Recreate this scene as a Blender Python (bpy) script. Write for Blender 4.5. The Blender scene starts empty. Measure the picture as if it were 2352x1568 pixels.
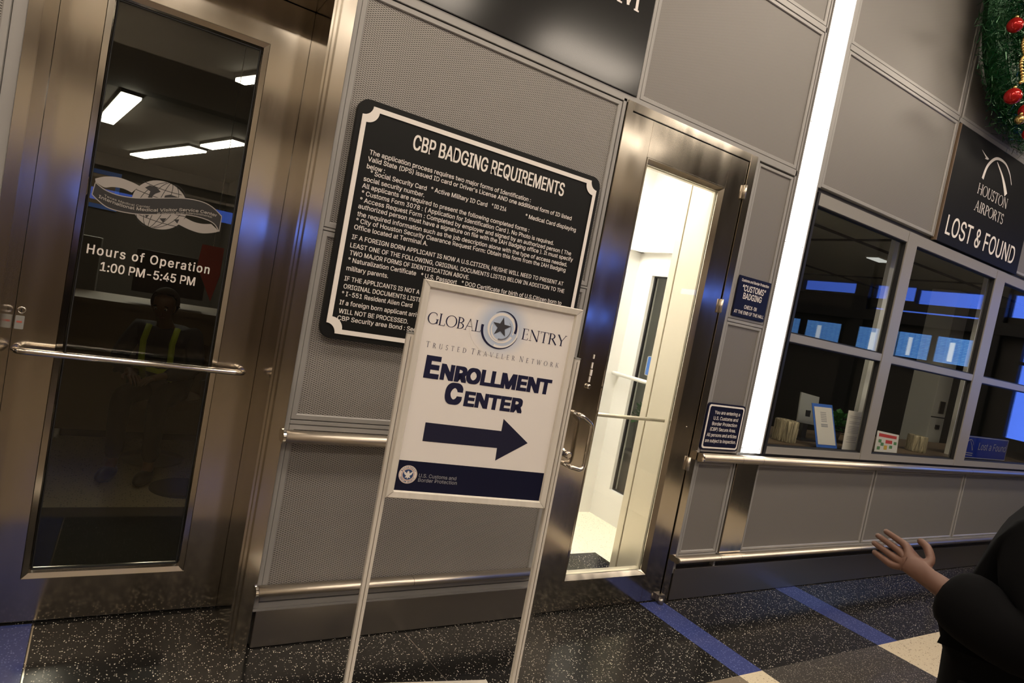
import bpy, bmesh, math, random
from mathutils import Vector, Matrix
random.seed(7)
scene = bpy.context.scene
C = scene.collection

# ------------------------------------------------------------------ camera, sky, lights, exposure
cam_d = bpy.data.cameras.new('camera'); cam = bpy.data.objects.new('camera', cam_d); C.objects.link(cam)
cam_d.sensor_width = 36; cam_d.lens = 22.407; cam_d.clip_start = .05; cam_d.clip_end = 200
RT = Matrix(((0.8407, 0.5251, -0.1319), (-0.5082, 0.8494, 0.1424), (0.1868, -0.0527, 0.9810)))
rgt, fwd, upv = RT.col[0].normalized(), RT.col[1].normalized(), RT.col[2].normalized()
cam.matrix_world = Matrix(((rgt.x, upv.x, -fwd.x, 0), (rgt.y, upv.y, -fwd.y, -2.6), (rgt.z, upv.z, -fwd.z, 1.576), (0, 0, 0, 1)))
scene.camera = cam
vs = scene.view_settings
vs.view_transform = 'Standard'; vs.look = 'None'; vs.exposure = 0.0; vs.gamma = 1.0; vs.use_curve_mapping = False
w = bpy.data.worlds.new('dusk_sky'); scene.world = w; w.use_nodes = True
bgn = w.node_tree.nodes['Background']; bgn.inputs[0].default_value = (.095, .21, .97, 1); bgn.inputs[1].default_value = 4.2
LAMP_WARM = (1.0, .86, .70); LAMP_STRENGTH = 23.0     # concourse ceiling fittings
VEST_STRENGTH = 26.0                                  # lobby behind the bright door
STRIP_STRENGTH = 7.0                                 # vertical wall light
OFFICE_STRENGTH = 4.5

# ------------------------------------------------------------------ materials
M = {}
def nt(name):
    m = bpy.data.materials.new(name); m.use_nodes = True
    return m, m.node_tree, m.node_tree.nodes['Principled BSDF']
def mat(name, col, rough=.5, metal=0., spec=.5, coat=0.):
    m, t, b = nt(name)
    b.inputs['Base Color'].default_value = (*col, 1); b.inputs['Roughness'].default_value = rough
    b.inputs['Metallic'].default_value = metal; b.inputs['Specular IOR Level'].default_value = spec
    b.inputs['Coat Weight'].default_value = coat
    M[name] = m; return m
def emis(name, col, s):
    m = bpy.data.materials.new(name); m.use_nodes = True; t = m.node_tree
    t.nodes.clear(); e = t.nodes.new('ShaderNodeEmission'); o = t.nodes.new('ShaderNodeOutputMaterial')
    e.inputs[0].default_value = (*col, 1); e.inputs[1].default_value = s
    t.links.new(e.outputs[0], o.inputs[0]); M[name] = m; return m
def noise_vary(name, scale, lo, hi, stretch=(1, 1, 1), bump=0., rough=None):
    """multiply a material's colour by a soft noise between lo and hi"""
    m = M[name]; t = m.node_tree; b = t.nodes['Principled BSDF']
    tc = t.nodes.new('ShaderNodeTexCoord'); mp = t.nodes.new('ShaderNodeMapping'); mp.inputs['Scale'].default_value = stretch
    n = t.nodes.new('ShaderNodeTexNoise'); n.inputs['Scale'].default_value = scale; n.inputs['Detail'].default_value = 4
    t.links.new(tc.outputs['Object'], mp.inputs[0]); t.links.new(mp.outputs[0], n.inputs['Vector'])
    r = t.nodes.new('ShaderNodeMapRange'); r.inputs[1].default_value = .3; r.inputs[2].default_value = .7; r.inputs[3].default_value = lo; r.inputs[4].default_value = hi
    t.links.new(n.outputs[0], r.inputs[0])
    mx = t.nodes.new('ShaderNodeMix'); mx.data_type = 'RGBA'; mx.blend_type = 'MULTIPLY'; mx.inputs[0].default_value = 1
    mx.inputs[6].default_value = b.inputs['Base Color'].default_value
    t.links.new(r.outputs[0], mx.inputs[7]); t.links.new(mx.outputs[2], b.inputs['Base Color'])
    if rough:
        r2 = t.nodes.new('ShaderNodeMapRange'); r2.inputs[1].default_value = .3; r2.inputs[2].default_value = .7
        r2.inputs[3].default_value, r2.inputs[4].default_value = rough
        t.links.new(n.outputs[0], r2.inputs[0]); t.links.new(r2.outputs[0], b.inputs['Roughness'])
    if bump:
        bp = t.nodes.new('ShaderNodeBump'); bp.inputs['Strength'].default_value = bump; bp.inputs['Distance'].default_value = .002
        t.links.new(n.outputs[0], bp.inputs['Height']); t.links.new(bp.outputs[0], b.inputs['Normal'])
mat('steel', (.52, .475, .41), .13, 1); noise_vary('steel', 4, .93, 1.05, (2.5, 2.5, .35), 0, (.10, .17))
mat('steel_rail', (.60, .54, .46), .36, 1)
mat('steel_base', (.42, .385, .34), .34, 1); mat('steel_bright', (.74, .70, .63), .12, 1)
mat('steel_dark', (.35, .32, .28), .35, 1)
mat('steel_seam', (.12, .10, .08), .4, 1)
mat('aluminium', (.30, .29, .275), .42, .15); noise_vary('aluminium', 3, .93, 1.05)
mat('groove', (.06, .058, .055), .7)
mat('stand_metal', (.66, .62, .55), .38, .05); noise_vary('stand_metal', 8, .93, 1.05, (6, 6, .5))
mat('black_sign', (.0075, .0075, .007), .45, 0, .2); mat('gloss_black', (.012, .012, .012), .16)
mat('white_letter', (.78, .73, .68), .5); mat('dim_letter', (.62, .58, .54), .5)
mat('white_paper', (.80, .76, .72), .42)
mat('navy', (.009, .010, .029), .3, 0, .2); mat('navy_print', (.014, .015, .045), .28); mat('charcoal_print', (.045, .043, .048), .4)
mat('grey_print', (.17, .17, .20), .5); mat('silver_letter', (.35, .35, .37), .45); mat('pale_blue_ink', (.40, .50, .68), .45)
mat('seal_red', (.45, .16, .13), .5); mat('seal_blue', (.03, .06, .16), .5)
mat('rubber', (.010, .010, .010), .55); mat('mullion_paint', (.285, .27, .245), .4, .2)
mat('white_wall', (.82, .80, .76), .55); mat('cream_steel', (.72, .66, .55), .28, .55)
mat('frost', (.34, .31, .285), .7); mat('frost_line', (.40, .37, .33), .7); mat('frost_dark', (.022, .021, .020), .6)
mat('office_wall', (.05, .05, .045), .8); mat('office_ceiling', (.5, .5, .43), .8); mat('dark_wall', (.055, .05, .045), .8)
mat('counter_wood', (.13, .09, .055), .45); mat('desk_brown', (.16, .11, .07), .5)
mat('black_plastic', (.012, .012, .013), .35); mat('grey_plastic', (.32, .32, .30), .45); mat('white_post', (.78, .78, .72), .4)
mat('straw', (.50, .43, .29), .8); noise_vary('straw', 7, .35, 1.25, (9, 9, .8), .6)
mat('blue_card', (.05, .16, .62), .45); mat('blue_plate', (.012, .03, .30), .25); mat('bright_blue', (.06, .22, .80), .4)
mat('leaf', (.035, .16, .03), .5); mat('pot', (.07, .05, .04), .6); mat('red_print', (.62, .06, .05), .5); mat('green_print', (.12, .3, .12), .5); mat('yellow_print', (.7, .45, .07), .5)
mat('tinsel', (.004, .050, .012), .25, .45); mat('bauble_red', (.42, .012, .010), .12, .45); mat('bauble_gold', (.62, .44, .16), .16, .9)
mat('coat', (.003, .003, .0035), .9, 0, .08); mat('lip', (.15, .055, .045), .5); mat('trouser', (.006, .006, .007), .9, 0, .2); mat('skin', (.13, .065, .045), .6); mat('hair', (.010, .007, .005), .75, 0, .2); mat('shoe', (.01, .01, .01), .4)
mat('vest_dark', (.03, .028, .035), .8); mat('hi_vis', (.42, .50, .02), .6); mat('skin_dark', (.14, .07, .045), .5)
mat('red_cloth', (.40, .02, .02), .6); mat('eye_white', (.7, .68, .65), .3)
mat('mat_rubber', (.018, .017, .015), .85); mat('concourse_wall', (.62, .55, .45), .7); mat('wall_brown', (.09, .068, .048), .7); mat('concourse_ceiling', (.5, .45, .38), .7); mat('dark_metal', (.02, .02, .022), .4, .3)
emis('lamp', LAMP_WARM, LAMP_STRENGTH); emis('lamp_rear_fill', LAMP_WARM, 7.0); emis('strip_light', (1, .97, .92), STRIP_STRENGTH); emis('lobby_lamp', (1, .95, .87), VEST_STRENGTH)
emis('office_fill_lamp', (1, .9, .72), OFFICE_STRENGTH); emis('tube_lamp', (1, .93, .82), 14); emis('small_lamp', (.9, .9, .85), .7); emis('red_led', (1, .25, .16), .25)

# perforated metal sheet: staggered columns of short slots under curled lips
def perforated(name, light, slot, bump):
    m, t, b = nt(name); M[name] = m
    def mth(op, a, c=None, d=None):
        n = t.nodes.new('ShaderNodeMath'); n.operation = op
        for i, q in enumerate((a, c, d)):
            if q is None: continue
            if isinstance(q, (int, float)): n.inputs[i].default_value = q
            else: t.links.new(q, n.inputs[i])
        return n.outputs[0]
    tc = t.nodes.new('ShaderNodeTexCoord'); sx = t.nodes.new('ShaderNodeSeparateXYZ'); t.links.new(tc.outputs['Object'], sx.inputs[0])
    u = mth('DIVIDE', sx.outputs[0], .0098); fu = mth('SUBTRACT', mth('FRACT', u), .5); col = mth('MODULO', mth('FLOOR', u), 2.0)
    v = mth('ADD', mth('DIVIDE', sx.outputs[2], .0081), mth('MULTIPLY', mth('ABSOLUTE', col), .5)); v = mth('SUBTRACT', v, mth('MULTIPLY', mth('MULTIPLY', fu, fu), 1.1))
    tri = mth('ABSOLUTE', mth('SUBTRACT', mth('FRACT', v), .5))
    def ss(x, lo, hi):
        n = t.nodes.new('ShaderNodeMapRange'); n.interpolation_type = 'SMOOTHSTEP'; n.inputs[1].default_value = lo; n.inputs[2].default_value = hi; n.inputs[3].default_value = 1; n.inputs[4].default_value = 0; t.links.new(x, n.inputs[0]); return n.outputs[0]
    hole = mth('MULTIPLY', ss(tri, .15, .27), ss(mth('ABSOLUTE', fu), .36, .46))
    mx = t.nodes.new('ShaderNodeMix'); mx.data_type = 'RGBA'; mx.inputs[6].default_value = (*light, 1); mx.inputs[7].default_value = (*slot, 1)
    t.links.new(hole, mx.inputs[0]); t.links.new(mx.outputs[2], b.inputs['Base Color'])
    bp = t.nodes.new('ShaderNodeBump'); bp.invert = True; bp.inputs['Strength'].default_value = bump; bp.inputs['Distance'].default_value = .002
    t.links.new(hole, bp.inputs['Height']); t.links.new(bp.outputs[0], b.inputs['Normal'])
    b.inputs['Roughness'].default_value = .48; b.inputs['Metallic'].default_value = .15
perforated('mesh_sheet', (.315, .296, .272), (.05, .045, .04), .45); perforated('fine_sheet', (.215, .20, .183), (.13, .121, .11), .12)

def terrazzo(name, base, chips, scale, thr, rough=.16, base2=None, spec=.26):
    m, t, b = nt(name); M[name] = m
    tc = t.nodes.new('ShaderNodeTexCoord')
    v = t.nodes.new('ShaderNodeTexVoronoi'); v.inputs['Scale'].default_value = scale
    t.links.new(tc.outputs['Object'], v.inputs['Vector'])
    s = t.nodes.new('ShaderNodeSeparateColor'); t.links.new(v.outputs['Color'], s.inputs[0])
    d = t.nodes.new('ShaderNodeMapRange'); d.inputs[1].default_value = .26; d.inputs[2].default_value = .34; d.inputs[3].default_value = 1; d.inputs[4].default_value = 0
    t.links.new(v.outputs['Distance'], d.inputs[0])
    g = t.nodes.new('ShaderNodeMath'); g.operation = 'GREATER_THAN'; g.inputs[1].default_value = thr; t.links.new(s.outputs[0], g.inputs[0])
    f = t.nodes.new('ShaderNodeMath'); f.operation = 'MULTIPLY'; t.links.new(d.outputs[0], f.inputs[0]); t.links.new(g.outputs[0], f.inputs[1])
    cr = t.nodes.new('ShaderNodeValToRGB'); cr.color_ramp.elements[0].color = (*chips[0], 1); cr.color_ramp.elements[1].color = (*chips[1], 1)
    t.links.new(s.outputs[1], cr.inputs[0])
    n = t.nodes.new('ShaderNodeTexNoise'); n.inputs['Scale'].default_value = 140; t.links.new(tc.outputs['Object'], n.inputs['Vector'])
    bc = t.nodes.new('ShaderNodeMix'); bc.data_type = 'RGBA'; bc.inputs[6].default_value = (*base, 1); bc.inputs[7].default_value = (*(base2 or [x * 1.6 for x in base]), 1)
    t.links.new(n.outputs[0], bc.inputs[0])
    mx = t.nodes.new('ShaderNodeMix'); mx.data_type = 'RGBA'; t.links.new(f.outputs[0], mx.inputs[0]); t.links.new(bc.outputs[2], mx.inputs[6]); t.links.new(cr.outputs[0], mx.inputs[7])
    t.links.new(mx.outputs[2], b.inputs['Base Color']); b.inputs['Roughness'].default_value = rough; b.inputs['Specular IOR Level'].default_value = spec
terrazzo('terrazzo_black', (.008, .0075, .007), ((.07, .06, .05), (.85, .79, .66)), 130, .64)
terrazzo('terrazzo_grey', (.038, .034, .030), ((.12, .105, .085), (.45, .4, .34)), 140, .5)
terrazzo('terrazzo_blue', (.028, .037, .118), ((.05, .07, .20), (.16, .19, .40)), 110, .4)
terrazzo('terrazzo_beige', (.42, .36, .26), ((.05, .04, .035), (.55, .47, .33)), 90, .6)
terrazzo('terrazzo_mid', (.13, .105, .075), ((.05, .04, .035), (.3, .26, .2)), 90, .6)
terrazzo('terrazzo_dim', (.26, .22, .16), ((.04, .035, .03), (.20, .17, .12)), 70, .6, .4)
terrazzo('terrazzo_cream', (.80, .74, .60), ((.5, .4, .25), (.85, .8, .68)), 80, .6, .3)

def glass(name, tint, ior=1.5):
    m = bpy.data.materials.new(name); m.use_nodes = True; t = m.node_tree; t.nodes.clear()
    o = t.nodes.new('ShaderNodeOutputMaterial'); tr = t.nodes.new('ShaderNodeBsdfTransparent'); gl = t.nodes.new('ShaderNodeBsdfGlossy')
    fr = t.nodes.new('ShaderNodeFresnel'); mx = t.nodes.new('ShaderNodeMixShader')
    geo = t.nodes.new('ShaderNodeNewGeometry'); i2 = t.nodes.new('ShaderNodeMix'); i2.data_type = 'FLOAT'
    i2.inputs[2].default_value = ior; i2.inputs[3].default_value = ior
    t.links.new(geo.outputs['Backfacing'], i2.inputs[0])
    fr.inputs[0].default_value = ior; tr.inputs[0].default_value = (*tint, 1); gl.inputs['Roughness'].default_value = .002
    nm = t.nodes.new('ShaderNodeVectorMath'); nm.operation = 'DOT_PRODUCT'   # same reflectance on both faces
    t.links.new(geo.outputs['Incoming'], nm.inputs[0]); t.links.new(geo.outputs['Normal'], nm.inputs[1])
    ab = t.nodes.new('ShaderNodeMath'); ab.operation = 'ABSOLUTE'; t.links.new(nm.outputs['Value'], ab.inputs[0])
    om = t.nodes.new('ShaderNodeMath'); om.operation = 'SUBTRACT'; om.inputs[0].default_value = 1; t.links.new(ab.outputs[0], om.inputs[1])
    pw = t.nodes.new('ShaderNodeMath'); pw.operation = 'POWER'; pw.inputs[1].default_value = 5; t.links.new(om.outputs[0], pw.inputs[0])
    f0 = ((ior - 1) / (ior + 1)) ** 2
    ma = t.nodes.new('ShaderNodeMath'); ma.operation = 'MULTIPLY_ADD'; ma.inputs[1].default_value = 1 - f0; ma.inputs[2].default_value = f0; t.links.new(pw.outputs[0], ma.inputs[0])
    t.links.new(ma.outputs[0], mx.inputs[0]); t.links.new(tr.outputs[0], mx.inputs[1]); t.links.new(gl.outputs[0], mx.inputs[2]); t.links.new(mx.outputs[0], o.inputs[0])
    M[name] = m
glass('glass', (.93, .94, .92)); glass('glass_tint', (.86, .86, .79))

# flight screen: rows of pale text bands on blue
m = bpy.data.materials.new('flight_screen'); m.use_nodes = True; t = m.node_tree; t.nodes.clear(); M['flight_screen'] = m
o = t.nodes.new('ShaderNodeOutputMaterial'); e = t.nodes.new('ShaderNodeEmission'); e.inputs[1].default_value = 3.6
tc = t.nodes.new('ShaderNodeTexCoord'); sx = t.nodes.new('ShaderNodeSeparateXYZ'); cx = t.nodes.new('ShaderNodeCombineXYZ')
t.links.new(tc.outputs['Object'], sx.inputs[0]); t.links.new(sx.outputs[1], cx.inputs[0]); t.links.new(sx.outputs[2], cx.inputs[1])
br = t.nodes.new('ShaderNodeTexBrick'); br.inputs['Scale'].default_value = 1; br.inputs['Brick Width'].default_value = .075; br.inputs['Row Height'].default_value = .022
br.inputs['Mortar Size'].default_value = .006; br.inputs['Mortar Smooth'].default_value = .6; br.offset = 0
br.inputs['Color1'].default_value = (.22, .50, .95, 1); br.inputs['Color2'].default_value = (.16, .40, .85, 1); br.inputs['Mortar'].default_value = (.05, .20, .70, 1)
t.links.new(cx.outputs[0], br.inputs['Vector']); t.links.new(br.outputs[0], e.inputs[0]); t.links.new(e.outputs[0], o.inputs[0])
emis('screen_white', (.75, .85, 1), 4.5)

# ------------------------------------------------------------------ mesh helpers
def box(bm, x0, x1, y0, y1, z0, z1):
    v = [bm.verts.new(p) for p in ((x0, y0, z0), (x1, y0, z0), (x1, y1, z0), (x0, y1, z0), (x0, y0, z1), (x1, y0, z1), (x1, y1, z1), (x0, y1, z1))]
    for f in ((0, 3, 2, 1), (4, 5, 6, 7), (0, 1, 5, 4), (1, 2, 6, 5), (2, 3, 7, 6), (3, 0, 4, 7)): bm.faces.new([v[i] for i in f])
def B(*boxes):
    bm = bmesh.new()
    for b_ in boxes: box(bm, *b_)
    return bm
def prism(bm, pts, y0, y1):
    """polygon in (x,z) extruded between y0 (front) and y1"""
    a = [bm.verts.new((x, y0, z)) for x, z in pts]; c = [bm.verts.new((x, y1, z)) for x, z in pts]; n = len(pts)
    bm.faces.new(a); bm.faces.new(list(reversed(c)))
    for i in range(n): bm.faces.new((a[i], c[i], c[(i + 1) % n], a[(i + 1) % n]))
def prism_x(bm, pts, x0, x1):
    a = [bm.verts.new((x0, y, z)) for y, z in pts]; c = [bm.verts.new((x1, y, z)) for y, z in pts]; n = len(pts)
    bm.faces.new(a); bm.faces.new(list(reversed(c)))
    for i in range(n): bm.faces.new((a[i], c[i], c[(i + 1) % n], a[(i + 1) % n]))
def slab(bm, pts, z0, z1):
    a = [bm.verts.new((x, y, z0)) for x, y in pts]; c = [bm.verts.new((x, y, z1)) for x, y in pts]; n = len(pts)
    bm.faces.new(list(reversed(a))); bm.faces.new(c)
    for i in range(n): bm.faces.new((a[i], a[(i + 1) % n], c[(i + 1) % n], c[i]))
def ring(bm, x0, x1, z0, z1, profile):
    """rectangular frame: profile is a list of (inset, y) loops, mitred at the corners"""
    loops = []
    for d, y in profile: loops.append([bm.verts.new(p) for p in ((x0 + d, y, z0 + d), (x1 - d, y, z0 + d), (x1 - d, y, z1 - d), (x0 + d, y, z1 - d))])
    for L0, L1 in zip(loops, loops[1:]):
        for i in range(4): bm.faces.new((L0[i], L0[(i + 1) % 4], L1[(i + 1) % 4], L1[i]))
def tube(bm, path, r, n=12, cap=True, rs=None):
    P = [Vector(p) for p in path]; rings = []; up = None
    for i, p in enumerate(P):
        d = ((P[i] - P[i - 1]).normalized() if i else Vector((0, 0, 0))) + ((P[i + 1] - P[i]).normalized() if i < len(P) - 1 else Vector((0, 0, 0)))
        d.normalize()
        if up is None: up = d.orthogonal().normalized()
        up = (up - d * up.dot(d)).normalized(); s = d.cross(up); rr = rs[i] if rs else r
        rings.append([bm.verts.new(p + (up * math.cos(2 * math.pi * k / n) + s * math.sin(2 * math.pi * k / n)) * rr) for k in range(n)])
    for a, c in zip(rings, rings[1:]):
        for k in range(n):
            f = bm.faces.new((a[k], a[(k + 1) % n], c[(k + 1) % n], c[k])); f.smooth = True
    if cap: bm.faces.new(list(reversed(rings[0]))); bm.faces.new(rings[-1])
def bend(p0, p1, p2, r, n=6):
    """rounded corner at p1"""
    p0, p1, p2 = Vector(p0), Vector(p1), Vector(p2); a = p1 + (p0 - p1).normalized() * r; c = p1 + (p2 - p1).normalized() * r
    return [(a * (1 - t) ** 2 + p1 * 2 * t * (1 - t) + c * t * t) for t in [i / n for i in range(n + 1)]]
def lathe(bm, prof, n=24, c=(0, 0, 0), axis='z'):
    rings = []
    for r, h in prof:
        rg = []
        for k in range(n):
            a = 2 * math.pi * k / n; x, y = r * math.cos(a), r * math.sin(a)
            p = (x, y, h) if axis == 'z' else (x, -h, y)
            rg.append(bm.verts.new((p[0] + c[0], p[1] + c[1], p[2] + c[2])))
        rings.append(rg)
    for a, d in zip(rings, rings[1:]):
        for k in range(n):
            f = bm.faces.new((a[k], a[(k + 1) % n], d[(k + 1) % n], d[k])); f.smooth = True
    bm.faces.new(list(reversed(rings[0]))); bm.faces.new(rings[-1])
def ball(bm, c, r, u=16, v=10, s=(1, 1, 1)):
    mt = Matrix.Translation(c) @ Matrix.Diagonal((*s, 1))
    g = bmesh.ops.create_uvsphere(bm, u_segments=u, v_segments=v, radius=r, matrix=mt)
    for vv in g['verts']:
        for f in vv.link_faces: f.smooth = True
def stroke(bm, pts, ws, y, th=.0006):
    """flat tapered line in the (x,z) plane"""
    n = len(pts); L, R_ = [], []
    for i in range(n):
        a, c = pts[max(i - 1, 0)], pts[min(i + 1, n - 1)]; dx, dz = c[0] - a[0], c[1] - a[1]; l = math.hypot(dx, dz) or 1
        nx, nz = -dz / l, dx / l; h = (ws[i] if hasattr(ws, '__len__') else ws) / 2
        L.append(bm.verts.new((pts[i][0] + nx * h, y, pts[i][1] + nz * h))); R_.append(bm.verts.new((pts[i][0] - nx * h, y, pts[i][1] - nz * h)))
    for i in range(n - 1): bm.faces.new((L[i], R_[i], R_[i + 1], L[i + 1]))
def arc(cx, cz, rx, rz, a0, a1, n=24):
    return [(cx + rx * math.cos(math.radians(a0 + (a1 - a0) * i / n)), cz + rz * math.sin(math.radians(a0 + (a1 - a0) * i / n))) for i in range(n + 1)]
def rrect(x0, x1, z0, z1, r, n=6):
    P = []
    for cx_, cz_, a in ((x1 - r, z1 - r, 0), (x0 + r, z1 - r, 90), (x0 + r, z0 + r, 180), (x1 - r, z0 + r, 270)): P += arc(cx_, cz_, r, r, a, a + 90, n)
    return P
def scoop(x0, x1, z0, z1, r, n=8):
    """rectangle with concave corners"""
    P = []
    for cx_, cz_, a in ((x1, z1, 270), (x0, z1, 360), (x0, z0, 90), (x1, z0, 180)): P += arc(cx_, cz_, r, r, a, a - 90, n)
    return P
def band(bm, outer, inner, y0, y1):
    n = len(outer)
    o0 = [bm.verts.new((x, y1, z)) for x, z in outer]; o1 = [bm.verts.new((x, y0, z)) for x, z in outer]; i1 = [bm.verts.new((x, y0, z)) for x, z in inner]
    for a, c in ((o0, o1), (o1, i1)):
        for k in range(n): bm.faces.new((a[k], a[(k + 1) % n], c[(k + 1) % n], c[k]))

def obj(name, bm, m, parent=None, bevel=0.):
    me = bpy.data.meshes.new(name)
    if bevel: bmesh.ops.bevel(bm, geom=list(bm.edges), offset=bevel, segments=2, affect='EDGES', clamp_overlap=True)
    bmesh.ops.recalc_face_normals(bm, faces=bm.faces); bm.to_mesh(me); bm.free()
    o = bpy.data.objects.new(name, me); C.objects.link(o); me.materials.append(M[m] if isinstance(m, str) else m)
    if parent: o.parent = parent
    return o
def tag(o, label, cat, group=None, kind=None):
    o['label'] = label; o['category'] = cat
    if group: o['group'] = group
    if kind: o['kind'] = kind
    return o
def thing(name, label, cat, loc=(0, 0, 0), rz=0., group=None, kind=None):
    o = bpy.data.objects.new(name, None); C.objects.link(o); o.location = loc; o.rotation_euler = (0, 0, rz); o.empty_display_size = .1
    return tag(o, label, cat, group, kind)
def struct(name, bm, m, parent=None, bevel=0.):
    o = obj(name, bm, m, parent, bevel)
    if not parent: o['kind'] = 'structure'
    return o
def struct_root(name):
    o = bpy.data.objects.new(name, None); C.objects.link(o); o['kind'] = 'structure'; return o
def copy_tree(o, parent=None):
    c = o.copy(); C.objects.link(c)
    if parent: c.parent = parent
    for ch in list(o.children): copy_tree(ch, c)
    return c

# ------------------------------------------------------------------ lettering
_cap = {}
try:   # the sans serif face that ships inside Blender itself
    import os
    FACE = bpy.data.fonts.load(os.path.join(bpy.utils.resource_path('LOCAL'), 'datafiles', 'fonts', 'Inter.woff2'))
except Exception:
    FACE = None
def text_geo(s, bold=0., spacing=1.):
    cu = bpy.data.curves.new('t', 'FONT'); cu.body = s; cu.size = 1
    if FACE: cu.font = FACE
    cu.offset = bold; cu.resolution_u = 3; cu.space_character = spacing
    o = bpy.data.objects.new('t', cu); C.objects.link(o)
    dg = bpy.context.evaluated_depsgraph_get(); me = o.evaluated_get(dg).to_mesh()
    vs_ = [(v.co.x, v.co.y) for v in me.vertices]; fs = [tuple(p.vertices) for p in me.polygons]
    o.evaluated_get(dg).to_mesh_clear(); bpy.data.objects.remove(o); bpy.data.curves.remove(cu); return vs_, fs
def cap_h(bold):
    if bold not in _cap: v, _ = text_geo('H', bold); _cap[bold] = (min(y for _, y in v), max(y for _, y in v))
    return _cap[bold]
def text(bm, s, x0, x1, z, cap, y, bold=0., spacing=1., slope=0., curve=None, slant=0.):
    """letters fitted between x0 and x1 with baseline z and cap height cap"""
    v, f = text_geo(s, 0., spacing); a, c = cap_h(0.); mn = min(p[0] for p in v); mx_ = max(p[0] for p in v)
    sz = cap / (c - a); e = bold * sz; x0 += e; x1 -= e; sx_ = (x1 - x0) / (mx_ - mn)
    offs = [(0, 0)] if not bold else [(e, e * .6), (-e, e * .6), (e, -e * .6), (-e, -e * .6)]
    if bold >= .03: offs = [(e * a_ / 2, e * .8 * c_ / 2) for a_ in (-2, -1, 0, 1, 2) for c_ in (-2, -1, 0, 1, 2)]
    for n_, (ex, ez) in enumerate(offs):      # heavier weights are the letters laid over themselves, spread by the extra stroke width
        nv = []
        for px, pz in v:
            zz = (pz - a) * sz; xx = x0 + (px - mn) * sx_ + zz * slant
            nv.append(bm.verts.new((xx + ex, y - n_ * .000004, z + zz + ez + slope * (xx - x0) + (curve(xx) if curve else 0))))
        for ff in f:
            try: bm.faces.new([nv[i] for i in ff])
            except ValueError: pass
def T_(*rows):
    bm = bmesh.new()
    for r in rows: text(bm, *r[:6], **(r[6] if len(r) > 6 else {}))
    return bm

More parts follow.
